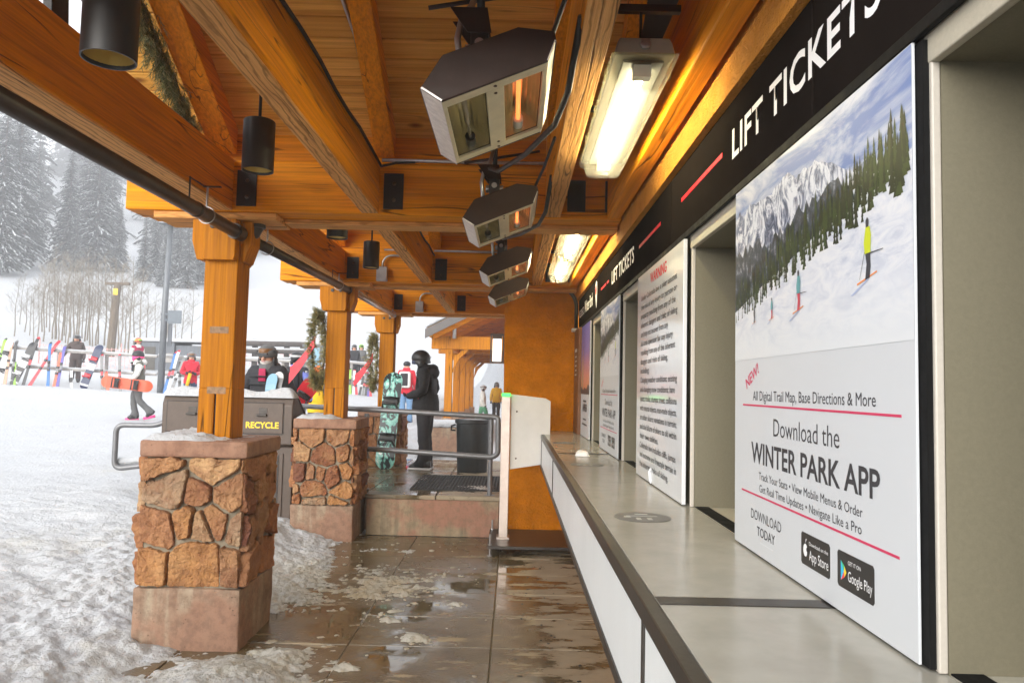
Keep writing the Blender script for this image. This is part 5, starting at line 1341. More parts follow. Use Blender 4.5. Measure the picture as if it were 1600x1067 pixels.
net(58, 215, 36, 1.0, 'red safety netting stretched behind the left ski rack'); net(372, 500, 44, 1.1, 'faint red safety netting beyond the dark log barrier'); 
# marker on the slope
x, D = U(489, 120), 120; z = gz(x, D) - .3
z = 1.67 + (592 - 452) / 1150 * D * 1.0 - 1.5
t = thing('slope_marker', 'yellow and grey padded marker high on the open slope', 'marker', (x, D, float(terrain(x, D))))
zt = float(terrain(x, D)); MB().tube([(x - .6, D, zt + .2), (x + .5, D, zt + 2.6)], .75, 10).build('pad', 'sign_yellow', t); MB().tube([(x - .1, D - .8, zt + .2), (x + .9, D - .8, zt + 2.2)], .55, 10).build('cover', 'shed_grey', t)
# ---- ski racks
def rack(u0, u1, D, label, posts, h=(1.24, .62)):
    x0, x1 = U(u0, D), U(u1, D); t = thing('ski_rack', label, 'ski rack', ((x0 + x1) / 2, D, gz((x0 + x1) / 2, D)))
    za, zb = gz(x0, D), gz(x1, D)
    for q in h:
        MB().tube([(x0, D, za + q), ((x0 + x1) / 2, D, (za + zb) / 2 + q - .02), (x1, D, zb + q)], .038, 8).build('rail', 'rail_wood', t)
        MB().tube([(x0, D, za + q + .05), (x1, D, zb + q + .04)], .028, 8).build('snow_cap', 'snow', t)
    for u in posts: xx = U(u, D); zz = gz(xx, D); MB().tube([(xx, D + .1, zz - .3), (xx, D + .1, zz + h[0])], .06, 8).build('post', 'rail_wood', t)
    return t
rack(-60, 244, 25.3, 'long pale two-rail ski rack at left, loaded with skis and snowboards', (-20, 88, 163, 222))
rack(246, 345, 25.6, 'shorter pale ski rack right of the lamp post', (290, 338)); rack(350, 482, 27, 'pale ski rack behind the older man in the helmet', (372, 440, 478)); rack(545, 600, 30, 'far ski rack crowded with skis, left of the far wreath', (548, 596))
def plank_outline(L, w0, w1, kind):
    pts = []; n = 22
    for side in (1, -1):
        row = []
        for k in range(n + 1):
            f = (1 - math.cos(math.pi * k / n)) / 2
            if kind == 'board':
                w = w0 * (1 - .10 * math.sin(math.pi * f)); e = min(f, 1 - f) * L
                if e < w0: w *= math.sqrt(max(0, 1 - (1 - e / w0) ** 2)) if e > 0 else .03
            else:
                w = w0 * (1 - .22 * math.sin(math.pi * f)) ; e = (1 - f) * L
                if e < w1 * 1.6: w *= max(.15, math.sqrt(max(0, 1 - (1 - e / (w1 * 1.6)) ** 2)))
            row.append((side * w, f * L))
        pts += row if side == 1 else row[::-1]
    return pts
def make_gear(kind, L, c, c2, label, grp):
    """ski or snowboard standing on its tail, base towards +Y"""
    t = thing('snowboard' if kind == 'board' else 'ski', label, 'snowboard' if kind == 'board' else 'ski', (0, 0, 0), grp)
    w = .145 if kind == 'board' else .055
    ol = plank_outline(L, w, w, kind); mb = MB(); n = len(ol) // 2
    def off(z): f = z / L; return .40 * max(0, f - .90) * L + (.45 * max(0, .1 - f) * L if kind == 'board' else 0)
    vs = []
    for d in (-.008, .008): vs += [(p[0], d + off(p[1]), p[1]) for p in ol]
    N_ = len(ol); fs = []; mi = []
    for k in range(n - 1):
        for b, fl in ((0, 0), (N_, 1)):
            q = (b + k, b + k + 1, b + N_ - 2 - k, b + N_ - 1 - k); fs.append(q if not fl else q[::-1]); f = ol[k][1] / L; mi.append(1 if ((.36 < f < .52 or .05 < f < .12) if kind == 'board' else (.36 < f < .52 or f > .93)) else 0)
    for k in range(N_): fs.append((k, (k + 1) % N_, N_ + (k + 1) % N_, N_ + k)); mi.append(0)
    mb.v = vs; mb.f = fs; mb.m = mi; mb.build('plank', [c, c2], t)
    if kind == 'board':
        for f in (.31, .68):
            b = MB().box(-.11, .11, -.05, -.009, L * f - .05, L * f + .05, b=.012).tube([(-.11, -.04, L * f - .1), (-.09, -.17, L * f - .06), (.09, -.17, L * f - .06), (.11, -.04, L * f - .1)], .018, 6).tube([(-.11, -.04, L * f + .05), (0, -.13, L * f + .04), (.11, -.04, L * f + .05)], .016, 6)
            b.build('binding', 'boot_white' if c2 == 'gear_white' and c == 'gear_black' else ('gear_red' if c == 'gear_navy' else 'gear_black'), t)
    else:
        MB().box(-.04, .04, -.045, -.009, L * .36, L * .42, b=.008).box(-.04, .04, -.05, -.009, L * .53, L * .58, b=.008).build('binding', 'gear_black', t)
    return t
def gear(kind, ub, vb, ut, vt, D, c, c2, label, lean=10):
    x0 = U(ub, D); x1 = U(ut, D); z = gz(x0, D - .35) - .03; Lz = (vb - vt) * D / 1150; L = math.hypot(x1 - x0, Lz) / math.cos(R(lean))
    t = make_gear(kind, L, c, c2, label, 'skis and snowboards on the racks'); t.location = (x0, D - .35, z)
    t.rotation_euler = Euler((-R(lean), math.atan2(x1 - x0, Lz), 0), 'XYZ'); return t
D = 25.3
G = [('ski', 2, 600, 7, 527, 'gear_lime', 'gear_black', 'lime and black ski at the far left end of the rack'),
     ('board', 9, 602, 14, 529, 'gear_white', 'gear_white', 'plain white snowboard at the left end of the rack'),
     ('ski', 19, 602, 18, 534, 'gear_peach', 'gear_peach', 'peach coloured ski beside the white snowboard'),
     ('ski', 30, 598, 24, 525, 'gear_black', 'gear_grey', 'black ski leaning right of the peach ski'),
     ('ski', 34, 590, 28, 551, 'gear_lime', 'gear_lime', 'short lime green ski low on the rack'),
     ('board', 30, 607, 53, 537, 'gear_black', 'gear_white', 'tilted black and white snowboard with white bindings'),
     ('ski', 47, 602, 57, 523, 'gear_black', 'gear_red', 'black ski with a red tip behind the black and white snowboard'),
     ('ski', 57, 608, 90, 535, 'gear_red', 'gear_red', 'bright red ski leaning steeply to the right on the rack'),
     ('ski', 86, 604, 77, 532, 'gear_blue', 'gear_black', 'blue and black ski crossing behind the bright red ski'),
     ('ski', 95, 607, 97, 548, 'gear_orange', 'gear_grey', 'faded orange ski left of the violet ski'),
     ('ski', 100, 607, 101, 538, 'gear_violet', 'gear_grey', 'narrow violet ski standing upright on the rack'),
     ('ski', 123, 594, 117, 563, 'gear_white', 'gear_black', 'short white ski in front of the person in brown'),
     ('board', 139, 607, 156, 537, 'gear_navy', 'gear_white', 'navy snowboard with red bindings on the rack'),
     ('ski', 170, 590, 160, 531, 'gear_grey', 'gear_red', 'grey and red ski behind the navy snowboard'),
     ('ski', 179, 598, 171, 566, 'gear_orange', 'gear_red', 'short orange ski beside the rack post'),
     ('ski', 198, 596, 187, 535, 'gear_grey', 'gear_red', 'silver ski with red marks left of the walking snowboarder'),
     ('ski', 229, 585, 228, 532, 'gear_red', 'gear_black', 'red and black ski behind the lamp post'),
     ('ski', 264, 602, 275, 534, 'gear_blue', 'gear_red', 'blue ski with a red tip right of the lamp post'),
     ('ski', 270, 602, 279, 532, 'gear_white', 'gear_red', 'white ski with a red tip beside the blue and red ski'),
     ('ski', 274, 602, 290, 540, 'gear_grey', 'gear_white', 'grey ski leaning right, near the red-jacketed person'),
     ('ski', 289, 604, 283, 548, 'gear_black', 'gear_grey', 'black ski next to the red-jacketed person'),
     ('ski', 386, 590, 383, 556, 'gear_black', 'gear_grey', 'black ski just left of the older man'),
     ('ski', 389, 594, 396, 562, 'gear_lime', 'gear_lime', 'lime ski just left of the older man'),
     ('ski', 441, 585, 456, 543, 'gear_black', 'gear_peach', 'dark tilted ski right of the older man'),
     ('ski', 464, 580, 457, 550, 'gear_black', 'gear_red', 'black ski with a red tip above the goggled person'),
     ('ski', 433, 583, 439, 536, 'gear_yellow', 'gear_grey', 'yellow ski behind the older man'),
     ('ski', 427, 583, 424, 539, 'gear_white', 'gear_white', 'white ski behind the older man')]
for g in G: gear(*g[:5], D if g[1] < 350 else 26.8, *g[5:])
rnd = random.Random(4)
for k, (u, c, c2) in enumerate(((551, 'gear_lime', 'gear_black'), (556, 'gear_white', 'gear_red'), (561, 'gear_red', 'gear_black'), (565, 'gear_black', 'gear_white'), (570, 'gear_grey', 'gear_red'), (575, 'gear_black', 'gear_red'), (579, 'gear_violet', 'gear_red'), (583, 'gear_red', 'gear_white'))):
    gear('ski', u, 600, u + rnd.uniform(-6, 6), 563 + rnd.uniform(-4, 6), 29.8, c, c2, 'far %s ski crowded on the distant rack, %s' % (c.split('_')[1] + ' and ' + c2.split('_')[1], ('first', 'second', 'third', 'fourth', 'fifth', 'sixth', 'seventh', 'last')[k] + ' from its left end'))
# the leaning snowboard on the platform
t = make_gear('board', 1.47, 'gear_teal', 'gear_grey', 'teal and dark grey patterned snowboard leaning on the far pier', None)
def board_print():
    m, nt, b = _nt('board_print'); v = coords(nt, (1, 1, 1)); n = noise(nt, coords(nt, (3, 1, 1.6)), 2.0, 4, .55, 2.6)
    c = ramp(nt, n, [(.44, (.02, .03, .033)), (.47, (.03, .045, .05)), (.50, (.17, .47, .40)), (.60, (.30, .62, .54)), (.66, (.70, .76, .74))])
    nt.links.new(c, b.inputs['Base Color']); b.inputs['Roughness'].default_value = .3; M['board_print'] = m
board_print()
t.location = (-1.83, 10.72, .452); t.rotation_euler = Euler((-R(15), R(1.5), 0), 'XYZ')
for c in kids(t):
    if c.name.startswith('plank'): c.data.materials[0] = M['board_print']; c.data.materials[1] = M['board_print']
# ================================================================ far canopy building
fb = thing('far_canopy', 'second orange timber canopy farther along, with a dark roof edge and snow on top', 'canopy', (-1, 27, .5))
for k in range(5):
    y = 21.5 + 3.0 * k; zb = .45
    MB().box(-1.99, -1.78, y, y + .22, zb, 2.75, b=.008).build('post', 'timber_z', fb)
    MB().box(-2.5 if k else -2.4, .8, y - .02, y + .24, 2.752, 3.13, b=.008).build('beam', 'timber_z', fb)
    MB().prism([(-1.779, 2.05), (-1.60, 2.45), (-1.30, 2.75), (-1.45, 2.751), (-1.72, 2.55)], y + .04, y + .18, 1).build('brace', 'timber_z', fb)
    MB().box(-2.05, -1.72, y - .05, y + .28, .2, .75).build('pier', 'red_concrete', fb)
MB().box(-1.98, -1.80, 21.75, 34, 2.76, 3.1).build('purlin', 'timber_y', fb)
MB().box(.8, 3, 21.3, 36, 0, 5).build('wall', 'stucco', fb)
sl = .52
Zr = lambda x: 3.16 + sl * (x + 2.3)
MB().prism([(-2.45, Zr(-2.45)), (3, Zr(3)), (3, Zr(3) + .22), (-2.45, Zr(-2.45) + .22)], 20.7, 36, 1).build('roof_boards', 'board_x', fb)
MB().prism([(-2.5, Zr(-2.5) - .06), (3, Zr(3) - .06), (3, Zr(3) + .20), (-2.5, Zr(-2.5) + .20)], 20.64, 20.695, 1).build('fascia', 'roof_metal', fb)
MB().prism([(-2.5, Zr(-2.5) + .225), (3, Zr(3) + .225), (3, Zr(3) + .6), (-2.4, Zr(-2.5) + .55)], 20.6, 36.2, 1, b=.06).build('snow_load', 'snow', fb)
for k in range(9):
    y = 21.0 + 1.5 * k; MB().prism([(-2.3, Zr(-2.3) - .16), (3, Zr(3) - .16), (3, Zr(3) - .002), (-2.3, Zr(-2.3) - .002)], y, y + .12, 1).build('rafter', 'timber_x', fb)
MB().tube([(-1.72, 21.3, 3.05), (-1.72, 21.3, 3.62)], .06, 10).build('flue', 'galv', fb, True)
# ================================================================ people
def person(label, loc, rz, pose, mats, h=1.75, bulk=1.0, finger='glove', head_mat='skin'):
    """one continuous skinned body; faces -Y before it is turned by rz. pose overrides joints (metres, 1.75 m tall)."""
    J = dict(pelvis=(0, 0, .95), waist=(0, 0, 1.10), chest=(0, .01, 1.32), neck=(0, .0, 1.49), head=(0, -.02, 1.62), crown=(0, -.01, 1.71))
    for s, k in ((-1, 'L'), (1, 'R')):
        J['sh' + k] = (s * .175, .01, 1.41); J['el' + k] = (s * .25, .03, 1.13); J['wr' + k] = (s * .25, -.08, .90); J['ha' + k] = (s * .25, -.11, .82)
        J['hi' + k] = (s * .095, 0, .90); J['kn' + k] = (s * .10, -.02, .49); J['an' + k] = (s * .105, .03, .10); J['to' + k] = (s * .12, -.16, .045); J['he' + k] = (s * .105, .07, .05)
    J.update(pose)
    Rd = dict(pelvis=.150, waist=.150, chest=.165, neck=.062, head=.092, crown=.070)
    for k in 'LR': Rd.update({'sh' + k: .088, 'el' + k: .066, 'wr' + k: .046, 'ha' + k: .040, 'hi' + k: .105, 'kn' + k: .080, 'an' + k: .070, 'to' + k: .042, 'he' + k: .045})
    for k in Rd:
        if k not in ('head', 'crown', 'neck', 'haL', 'haR', 'toL', 'toR'): Rd[k] *= bulk
    E_ = [('pelvis', 'waist'), ('waist', 'chest'), ('chest', 'neck'), ('neck', 'head'), ('head', 'crown')]
    bone = ['pants', 'jacket', 'jacket', head_mat, head_mat]
    for k in 'LR':
        E_ += [('chest', 'sh' + k), ('sh' + k, 'el' + k), ('el' + k, 'wr' + k), ('wr' + k, 'ha' + k), ('pelvis', 'hi' + k), ('hi' + k, 'kn' + k), ('kn' + k, 'an' + k), ('an' + k, 'to' + k), ('an' + k, 'he' + k)]
        bone += ['jacket', 'sleeve', 'sleeve', finger, 'pants', 'pants', 'pants', 'boot', 'boot']
    names = list(J); idx = {n: i for i, n in enumerate(names)}
    me = bpy.data.meshes.new('body'); me.from_pydata([J[n] for n in names], [(idx[a], idx[b]) for a, b in E_], [])
    ob = bpy.data.objects.new('body', me); COL.objects.link(ob)
    ob.modifiers.new('s', 'SKIN'); sm = ob.modifiers.new('d', 'SUBSURF'); sm.levels = 2; sm.render_levels = 2
    for n in names:
        v = me.skin_vertices[0].data[idx[n]]; r = Rd[n]
        fx = {'chest': (1.12, .82), 'waist': (1.02, .86), 'pelvis': (1.05, .9)}.get(n, (1, 1)); v.radius = (r * fx[0], r * fx[1]); v.use_root = n == 'pelvis'
    dg = bpy.context.evaluated_depsgraph_get(); dg.update()
    m2 = bpy.data.meshes.new_from_object(ob.evaluated_get(dg)); bpy.data.objects.remove(ob); bpy.data.meshes.remove(me)
    bm = bmesh.new(); bm.from_mesh(m2); bpy.data.meshes.remove(m2)
    slots = list(dict.fromkeys(list(mats.values()))); 
    P = {n: Vector(J[n]) for n in names}
    mat_of = lambda key: slots.index(mats.get(key, mats['jacket']))
    for f in bm.faces:
        c = f.calc_center_median(); best = None
        for (a, b), k in zip(E_, bone):
            A, B = P[a], P[b]; d = B - A; t = max(0, min(1, (c - A).dot(d) / d.length_squared)); rr = Rd[a] * (1 - t) + Rd[b] * t
            q = (c - A - d * t).length - rr
            if best is None or q < best[0]: best = (q, k)
        k = best[1]
        if k == 'pants' and c.z > J['pelvis'][2] - .10 * bulk: k = 'jacket'
        if k == 'skin' and c.z < J['neck'][2] + .01: k = 'jacket'
        f.material_index = mat_of(k); f.smooth = True
    # five separate bent fingers on each hand, joined into the same mesh
    for s, k in ((-1, 'L'), (1, 'R')):
        A, B = P['wr' + k], P['ha' + k]; d = (B - A).normalized(); side = Vector((1, 0, 0)) - d * d.x; side = side.normalized() if side.length > .1 else Vector((0, 1, 0)); nrm = d.cross(side) * (1 if s > 0 else 1)
        for q, (o, L) in enumerate(((-.030, .060), (-.010, .072), (.011, .068), (.030, .052))):
            b0 = B + side * o + d * .015; pts = [b0, b0 + d * L * .5 + nrm * .006, b0 + d * L * .85 + nrm * .028, b0 + d * L * .9 + nrm * .05]
            mb = MB().tube(pts, [.0115, .011, .010, .007], 7); vs = [bm.verts.new(p) for p in mb.v]
            for fc in mb.f:
                try: f = bm.faces.new([vs[i] for i in fc]); f.material_index = mat_of(finger); f.smooth = True
                except ValueError: pass
        b0 = B - d * .02 - side * s * .036; pts = [b0, b0 - side * s * .022 + d * .03 + nrm * .012, b0 - side * s * .022 + d * .058 + nrm * .03]
        mb = MB().tube(pts, [.0135, .012, .008], 7); vs = [bm.verts.new(p) for p in mb.v]
        for fc in mb.f: f = bm.faces.new([vs[i] for i in fc]); f.material_index = mat_of(finger); f.smooth = True
    # clothing folds
    bm.normal_update()
    for v in bm.verts:
        p = v.co
        if p.z < 1.46:
            n_ = float(fbm(np.array([p.x * 9 + p.y * 6]), np.array([p.z * 15 + p.y * 4]), 3, 3)[0]); v.co = p + v.normal * .020 * n_
    m3 = bpy.data.meshes.new('body'); bm.to_mesh(m3); bm.free()
    for s_ in slots: m3.materials.append(M[s_])
    t = thing('person', label, 'person', loc); t.rotation_euler = (0, 0, rz); k = h / 1.75; t.scale = (k, k, k)
    o = bpy.data.objects.new('body', m3); COL.objects.link(o); o.parent = t
    t_J = P; return t, P
def lb(mb, name, m, t, smooth='auto'): return mb.build(name, m, t, smooth, rel=False)
def helmet(t, P, m, gog=None, strap=None, down=False, tilt=0, earpads=True):
    c = P['head'] + Vector((0, .012, .045)); mb = MB(); bm = bmesh.new(); bmesh.ops.create_uvsphere(bm, u_segments=24, v_segments=14, radius=1)
    for v in bm.verts:
        x, y, z = v.co; zz = z
        if z < -.25 and y < .2: zz = -.25 + (z + .25) * .25
        if z < -.75: zz = max(zz, -.75)
        v.co = Vector((x * .118, y * .142, zz * .125)) + c
    mb.bm(bm)
    h = lb(mb, 'helmet', m, t, True)
    mb = MB()
    for s in (-1, 1): mb.ball(c + Vector((s * .098, .015, -.085)), (.030, .052, .065), 2)
    if not down: mb.prism([(c.x - .07, c.z - .012), (c.x + .07, c.z - .012), (c.x + .06, c.z + .008), (c.x - .06, c.z + .008)], c.y - .152, c.y - .12, 1, b=.004)
    lb(mb, 'earpad', m if not earpads else 'gear_black', h)
    if gog:
        z = c.z - (.055 if down else -.028); mb = MB(); pts = []
        yy = -.150 if not down else -.135
        for a in np.linspace(-1.15, 1.15, 15): pts.append((c.x + .100 * math.sin(a), c.y + yy * math.cos(a) * 1.0, z))
        vs = []
        for p in pts:
            for dz in (-.036, -.030, .030, .036): vs.append((p[0] * 1.0, p[1] + (.012 if abs(dz) > .033 else 0), p[2] + dz))
        n = len(pts); mb.add(vs, [(i * 4 + j, (i + 1) * 4 + j, (i + 1) * 4 + j + 1, i * 4 + j + 1) for i in range(n - 1) for j in range(3)])
        g = lb(mb, 'goggles', gog, t, True)
        ring = [(c.x + .123 * math.sin(a), c.y - .147 * math.cos(a), z) for a in np.linspace(1.1, 2 * math.pi - 1.1, 24)]; mb = MB()
        vs = [(p[0], p[1], p[2] + dz) for p in ring for dz in (-.017, .017)]; mb.add(vs, [(2 * i, 2 * i + 2, 2 * i + 3, 2 * i + 1) for i in range(23)])
        lb(mb, 'strap', strap or 'gear_black', g)
    return h, c
def collar(t, P, m, r=.085, h=.08, hood=False):
    c = P['neck']; mb = MB().lathe([(r * 1.25, -.07), (r * 1.12, -.01), (r, h), (r * .9, h), (r * .85, -.02)], c, 20)
    if hood: mb.ball(c + Vector((0, .115, -.005)), (.125, .085, .085), 2)
    return lb(mb, 'collar' if not hood else 'hood', m, t, True)
def face(t, P, beard=None):
    c = P['head']; mb = MB().ball(c + Vector((0, -.093, -.012)), (.016, .022, .024), 2); lb(mb, 'nose', 'skin', t, True)
    mb = MB()
    for s in (-1, 1): mb.ball(c + Vector((s * .034, -.082, .016)), (.013, .010, .008), 1)
    lb(mb, 'eyes', 'gear_black', t, True)
    mb = MB().box(c.x - .026, c.x + .026, c.y - .097, c.y - .08, c.z - .055, c.z - .047, b=.003); lb(mb, 'mouth', 'cloth_magenta', t)
    mb = MB()
    for s in (-1, 1): mb.ball(c + Vector((s * .093, .005, -.005)), (.012, .022, .032), 2)
    lb(mb, 'ear', 'skin', t, True)
    if beard:
        mb = MB(); bm = bmesh.new(); bmesh.ops.create_uvsphere(bm, u_segments=20, v_segments=12, radius=1)
        bmesh.ops.delete(bm, geom=[v for v in bm.verts if v.co.z > -.05 or v.co.y > .25], context='VERTS')
        for v in bm.verts: v.co = Vector((v.co.x * .088, v.co.y * .101, v.co.z * .098 - .018)) + c
        mb.bm(bm); lb(mb, 'beard', beard, t, True)
# --- the man in black by the leaning snowboard, looking down at his hands
pose = dict(neck=(0, -.02, 1.47), head=(0, -.105, 1.585), crown=(0, -.13, 1.675), chest=(0, .01, 1.31), shL=(-.17, .0, 1.40), shR=(.17, .0, 1.40), elL=(-.27, .10, 1.16), elR=(.27, .02, 1.14), wrL=(-.19, -.13, 1.05), wrR=(.17, -.20, 1.07), haL=(-.12, -.20, 1.05), haR=(.10, -.26, 1.07),
            knL=(-.105, -.01, .49), knR=(.105, .0, .49), anL=(-.105, .03, .12), anR=(.105, .045, .12), toL=(-.12, -.17, .055), toR=(.12, -.15, .055))
t, P = person('person in black jacket, trousers and helmet looking down beside the leaning snowboard', (-1.27, 10.85, .45), R(-96), pose, dict(jacket='cloth_black', sleeve='cloth_black', pants='cloth_black2', glove='cloth_black', boot='cloth_black', skin='cloth_black'), 1.74, 1.22)
h_, c = helmet(t, P, 'gear_black', 'gear_navy', 'gear_black', down=True)
collar(t, P, 'cloth_black', .11, .07, hood=True)
lb(MB().ball(P['neck'] + Vector((0, .11, -.05)), (.15, .10, .10), 3), 'hood', 'cloth_black2', t, True)
mb = MB()
for s, k in ((-1, 'L'), (1, 'R')):
    a = P['an' + k]; q = P['to' + k]
    mb.prism([(a.y + .085, 0), (q.y - .055, 0), (q.y - .065, .022), (q.y - .05, .034), (a.y + .09, .034)], a.x - .052, a.x + .052, 0, b=.01)
lb(mb, 'shoe_sole', 'boot_white', t)
mb = MB()
for s, k in ((-1, 'L'), (1, 'R')):
    a = P['an' + k]; q = P['to' + k]
    mb.prism([(a.y + .08, .034), (q.y - .05, .034), (q.y - .045, .07), (q.y + .03, .10), (a.y - .05, .135), (a.y + .075, .14)], a.x - .047, a.x + .047, 0, b=.016)
lb(mb, 'shoe', 'gear_black', t)
# jacket hem and pocket zip, lettering on the goggle strap (seen from the side)
mb = MB().lathe([(.198, 0), (.205, .03), (.200, .20), (.180, .30)], (0, 0, .80), 26); mb.v = [(p[0] * 1.06, p[1] * .98, p[2]) for p in mb.v]; lb(mb, 'jacket_hem', 'cloth_black', t, True)
mb = MB().box(-.19, -.176, -.075, -.067, .93, 1.10).box(.176, .19, -.075, -.067, .93, 1.10); lb(mb, 'pocket_zip', 'cloth_magenta', t)
tx_ = text('GIRO', 'letter_white', None, 'F', (0, 0, 0), .11, .034, .02); tx_.parent = t
tx_.data.transform(Matrix.Translation((-.129, c.y + .035, c.z - .10)) @ Matrix.Rotation(R(-90), 4, 'Z') @ Matrix.Rotation(R(-78), 4, 'Y'))
lb(MB().box(-.03, .03, c.y + .10, c.y + .149, c.z + .01, c.z + .03, b=.004).box(-.122, -.108, c.y - .02, c.y + .02, c.z + .035, c.z + .055, b=.003), 'helmet_badge', 'boot_white', t)
# --- older man with helmet and pale beard behind the bins
pose = dict(elL=(-.34, .02, 1.12), elR=(.34, .02, 1.12), wrL=(-.20, -.20, 1.02), wrR=(.20, -.22, 1.02), haL=(-.13, -.25, 1.03), haR=(.12, -.27, 1.02), head=(0, -.035, 1.60), crown=(0, -.02, 1.70))
x, D = U(418, 9.6), 9.6
t, P = person('older man with grey beard, dark helmet and black puffy jacket behind the recycling bin', (x, D, .34), R(-8), pose, dict(jacket='cloth_black2', sleeve='cloth_black2', pants='cloth_black2', glove='cloth_black', boot='gear_black', skin='skin'), 1.80, 1.32)
face(t, P, 'beard'); helmet(t, P, 'cloth_grey', 'goggle', 'gear_black'); collar(t, P, 'cloth_grey', .10, .06, hood=True)
lb(MB().prism([(-.05, 1.30), (.05, 1.30), (.045, 1.46), (-.045, 1.46)], -.155, -.13, 1, b=.01), 'jersey', 'cloth_magenta', t)
mb = MB()
for z in (1.06, 1.16, 1.26, 1.36):
    mb.tube([(.215 * math.cos(a) * 1.0, -.01 + .185 * math.sin(a), z) for a in np.linspace(-2.9, .0, 16)], .010, 6)
lb(mb, 'jacket_seam', 'cloth_black', t, True)
gs = make_gear('ski', 1.72, 'gear_sky', 'gear_sky', 'pale blue wide ski held upright by the older man', None)
gs.location = (x + .10, D - .40, .12); gs.rotation_euler = Euler((0, R(3), 0), 'XYZ'); gs.scale = (1.25, 1, .965)
gs = make_gear('ski', 1.72, 'gear_grey', 'gear_white', 'grey edged ski held behind the pale blue ski', None)
gs.location = (x + .155, D - .34, .12); gs.rotation_euler = Euler((0, R(3), 0), 'XYZ'); gs.scale = (1.25, 1, .98)
# --- walking snowboarder with an orange board
x, D = U(217, 17.8), 17.8; z = gz(x, D)
pose = dict(head=(0, -.05, 1.61), crown=(0, -.05, 1.70), neck=(0, -.02, 1.48), elL=(-.25, -.04, 1.13), elR=(.25, -.06, 1.13), wrL=(-.22, -.26, .96), wrR=(.20, -.24, .98), haL=(-.20, -.33, .93), haR=(.17, -.31, .95),
            knL=(-.10, -.10, .50), knR=(.10, .02, .50), anL=(-.105, -.02, .10), anR=(.105, .34, .20), toL=(-.115, -.21, .05), toR=(.115, .20, .08), heL=(-.105, .06, .05), heR=(.105, .42, .24))
t, P = person('person walking in olive vest, white sleeves and grey trousers, carrying an orange snowboard', (x, D, z), R(-62), pose, dict(jacket='cloth_olive', sleeve='cloth_white', pants='cloth_grey', glove='cloth_grey', boot='gear_black', skin='skin'), 1.66, 1.12)
face(t, P); helmet(t, P, 'gear_black', 'cloth_pink', 'cloth_pink', down=True); collar(t, P, 'cloth_white', .105, .05, hood=True)
lb(MB().ball(P['head'] + Vector((0, -.075, -.06)), (.055, .05, .045), 2), 'face_mask', 'cloth_pink', t, True)
mb = MB()
for k in 'LR': a = P['an' + k]; q = P['to' + k]; mb.tube([(a.x, a.y + .08, a.z - .085), (q.x, q.y - .05, q.z - .03)], .035, 8)
lb(mb, 'boot_sole', 'cloth_pink', t, True)
gb = make_gear('board', 1.14, 'gear_orange', 'gear_orange', 'orange snowboard with black bindings carried level by the walking person', None)
for c_ in kids(gb):
    if c_.name.startswith('plank'): c_.data.materials[0] = M['gear_orange']; c_.data.materials[1] = M['gear_orange']
gb.rotation_euler = Euler((0, R(96), R(12)), 'XYZ'); gb.location = (x - .66, D - .46, z + .93)
# --- person with patterned sleeves and backpack, red board under the arm
x, D = U(463, 12.6), 12.6; z = gz(x, D)
t, P = person('person seen from behind in blue and white patterned sleeves with a black pack', (x, D, z), R(165), dict(elL=(-.27, -.02, 1.12), elR=(.27, -.02, 1.12)), dict(jacket='cloth_black2', sleeve='cloth_blue', pants='cloth_black2', glove='gear_black', boot='gear_black', skin='skin'), 1.60, 1.18)
helmet(t, P, 'gear_black', 'gear_black', 'gear_white'); collar(t, P, 'cloth_blue', .1, .05)
lb(MB().box(-.15, .15, .13, .30, 1.02, 1.44, b=.07), 'backpack', 'cloth_black2', t); 
mb = MB(); rq = random.Random(3)
for s, k in ((-1, 'L'), (1, 'R')):
    for _ in range(12): f = rq.random(); c = P['sh' + k].lerp(P['el' + k], f); mb.ball(c + Vector((s * .055, rq.uniform(-.06, .06), 0)), (.022, .03, .02), 1)
lb(mb, 'sleeve_pattern', 'cloth_white', t, True)
gr = make_gear('board', 1.25, 'gear_red', 'gear_red', 'red snowboard tip sticking up beside the snowy recycling bin', None)
gr.location = (U(436, 10.6), 10.6, gz(U(436, 10.6), 10.6) + .5); gr.rotation_euler = Euler((R(-10), R(34), R(15)), 'XYZ'); gr.scale = (.9, 1, .72)
# --- yellow and grey jacket
x, D = U(497, 14.2), 14.2; z = gz(x, D)
t, P = person('person in a yellow jacket with grey hood and grey trousers, half behind the second post', (x, D, z - .05), R(170), dict(elL=(-.26, .02, 1.12), elR=(.26, .02, 1.12), wrL=(-.25, -.05, .90), wrR=(.25, -.05, .9)), dict(jacket='cloth_yellow', sleeve='cloth_grey', pants='cloth_grey', glove='gear_black', boot='gear_black', skin='skin'), 1.52, 1.2)
helmet(t, P, 'cloth_orange', None); collar(t, P, 'cloth_grey', .115, .09, hood=True)
lb(MB().lathe([(.17, 0), (.15, .10), (.105, .15)], (0, .01, 1.33), 20), 'yoke', 'cloth_grey', t, True)
mb = MB().lathe([(.20, 0), (.205, .05), (.19, .22)], (0, 0, .76), 24); lb(mb, 'jacket_hem', 'cloth_yellow', t, True)
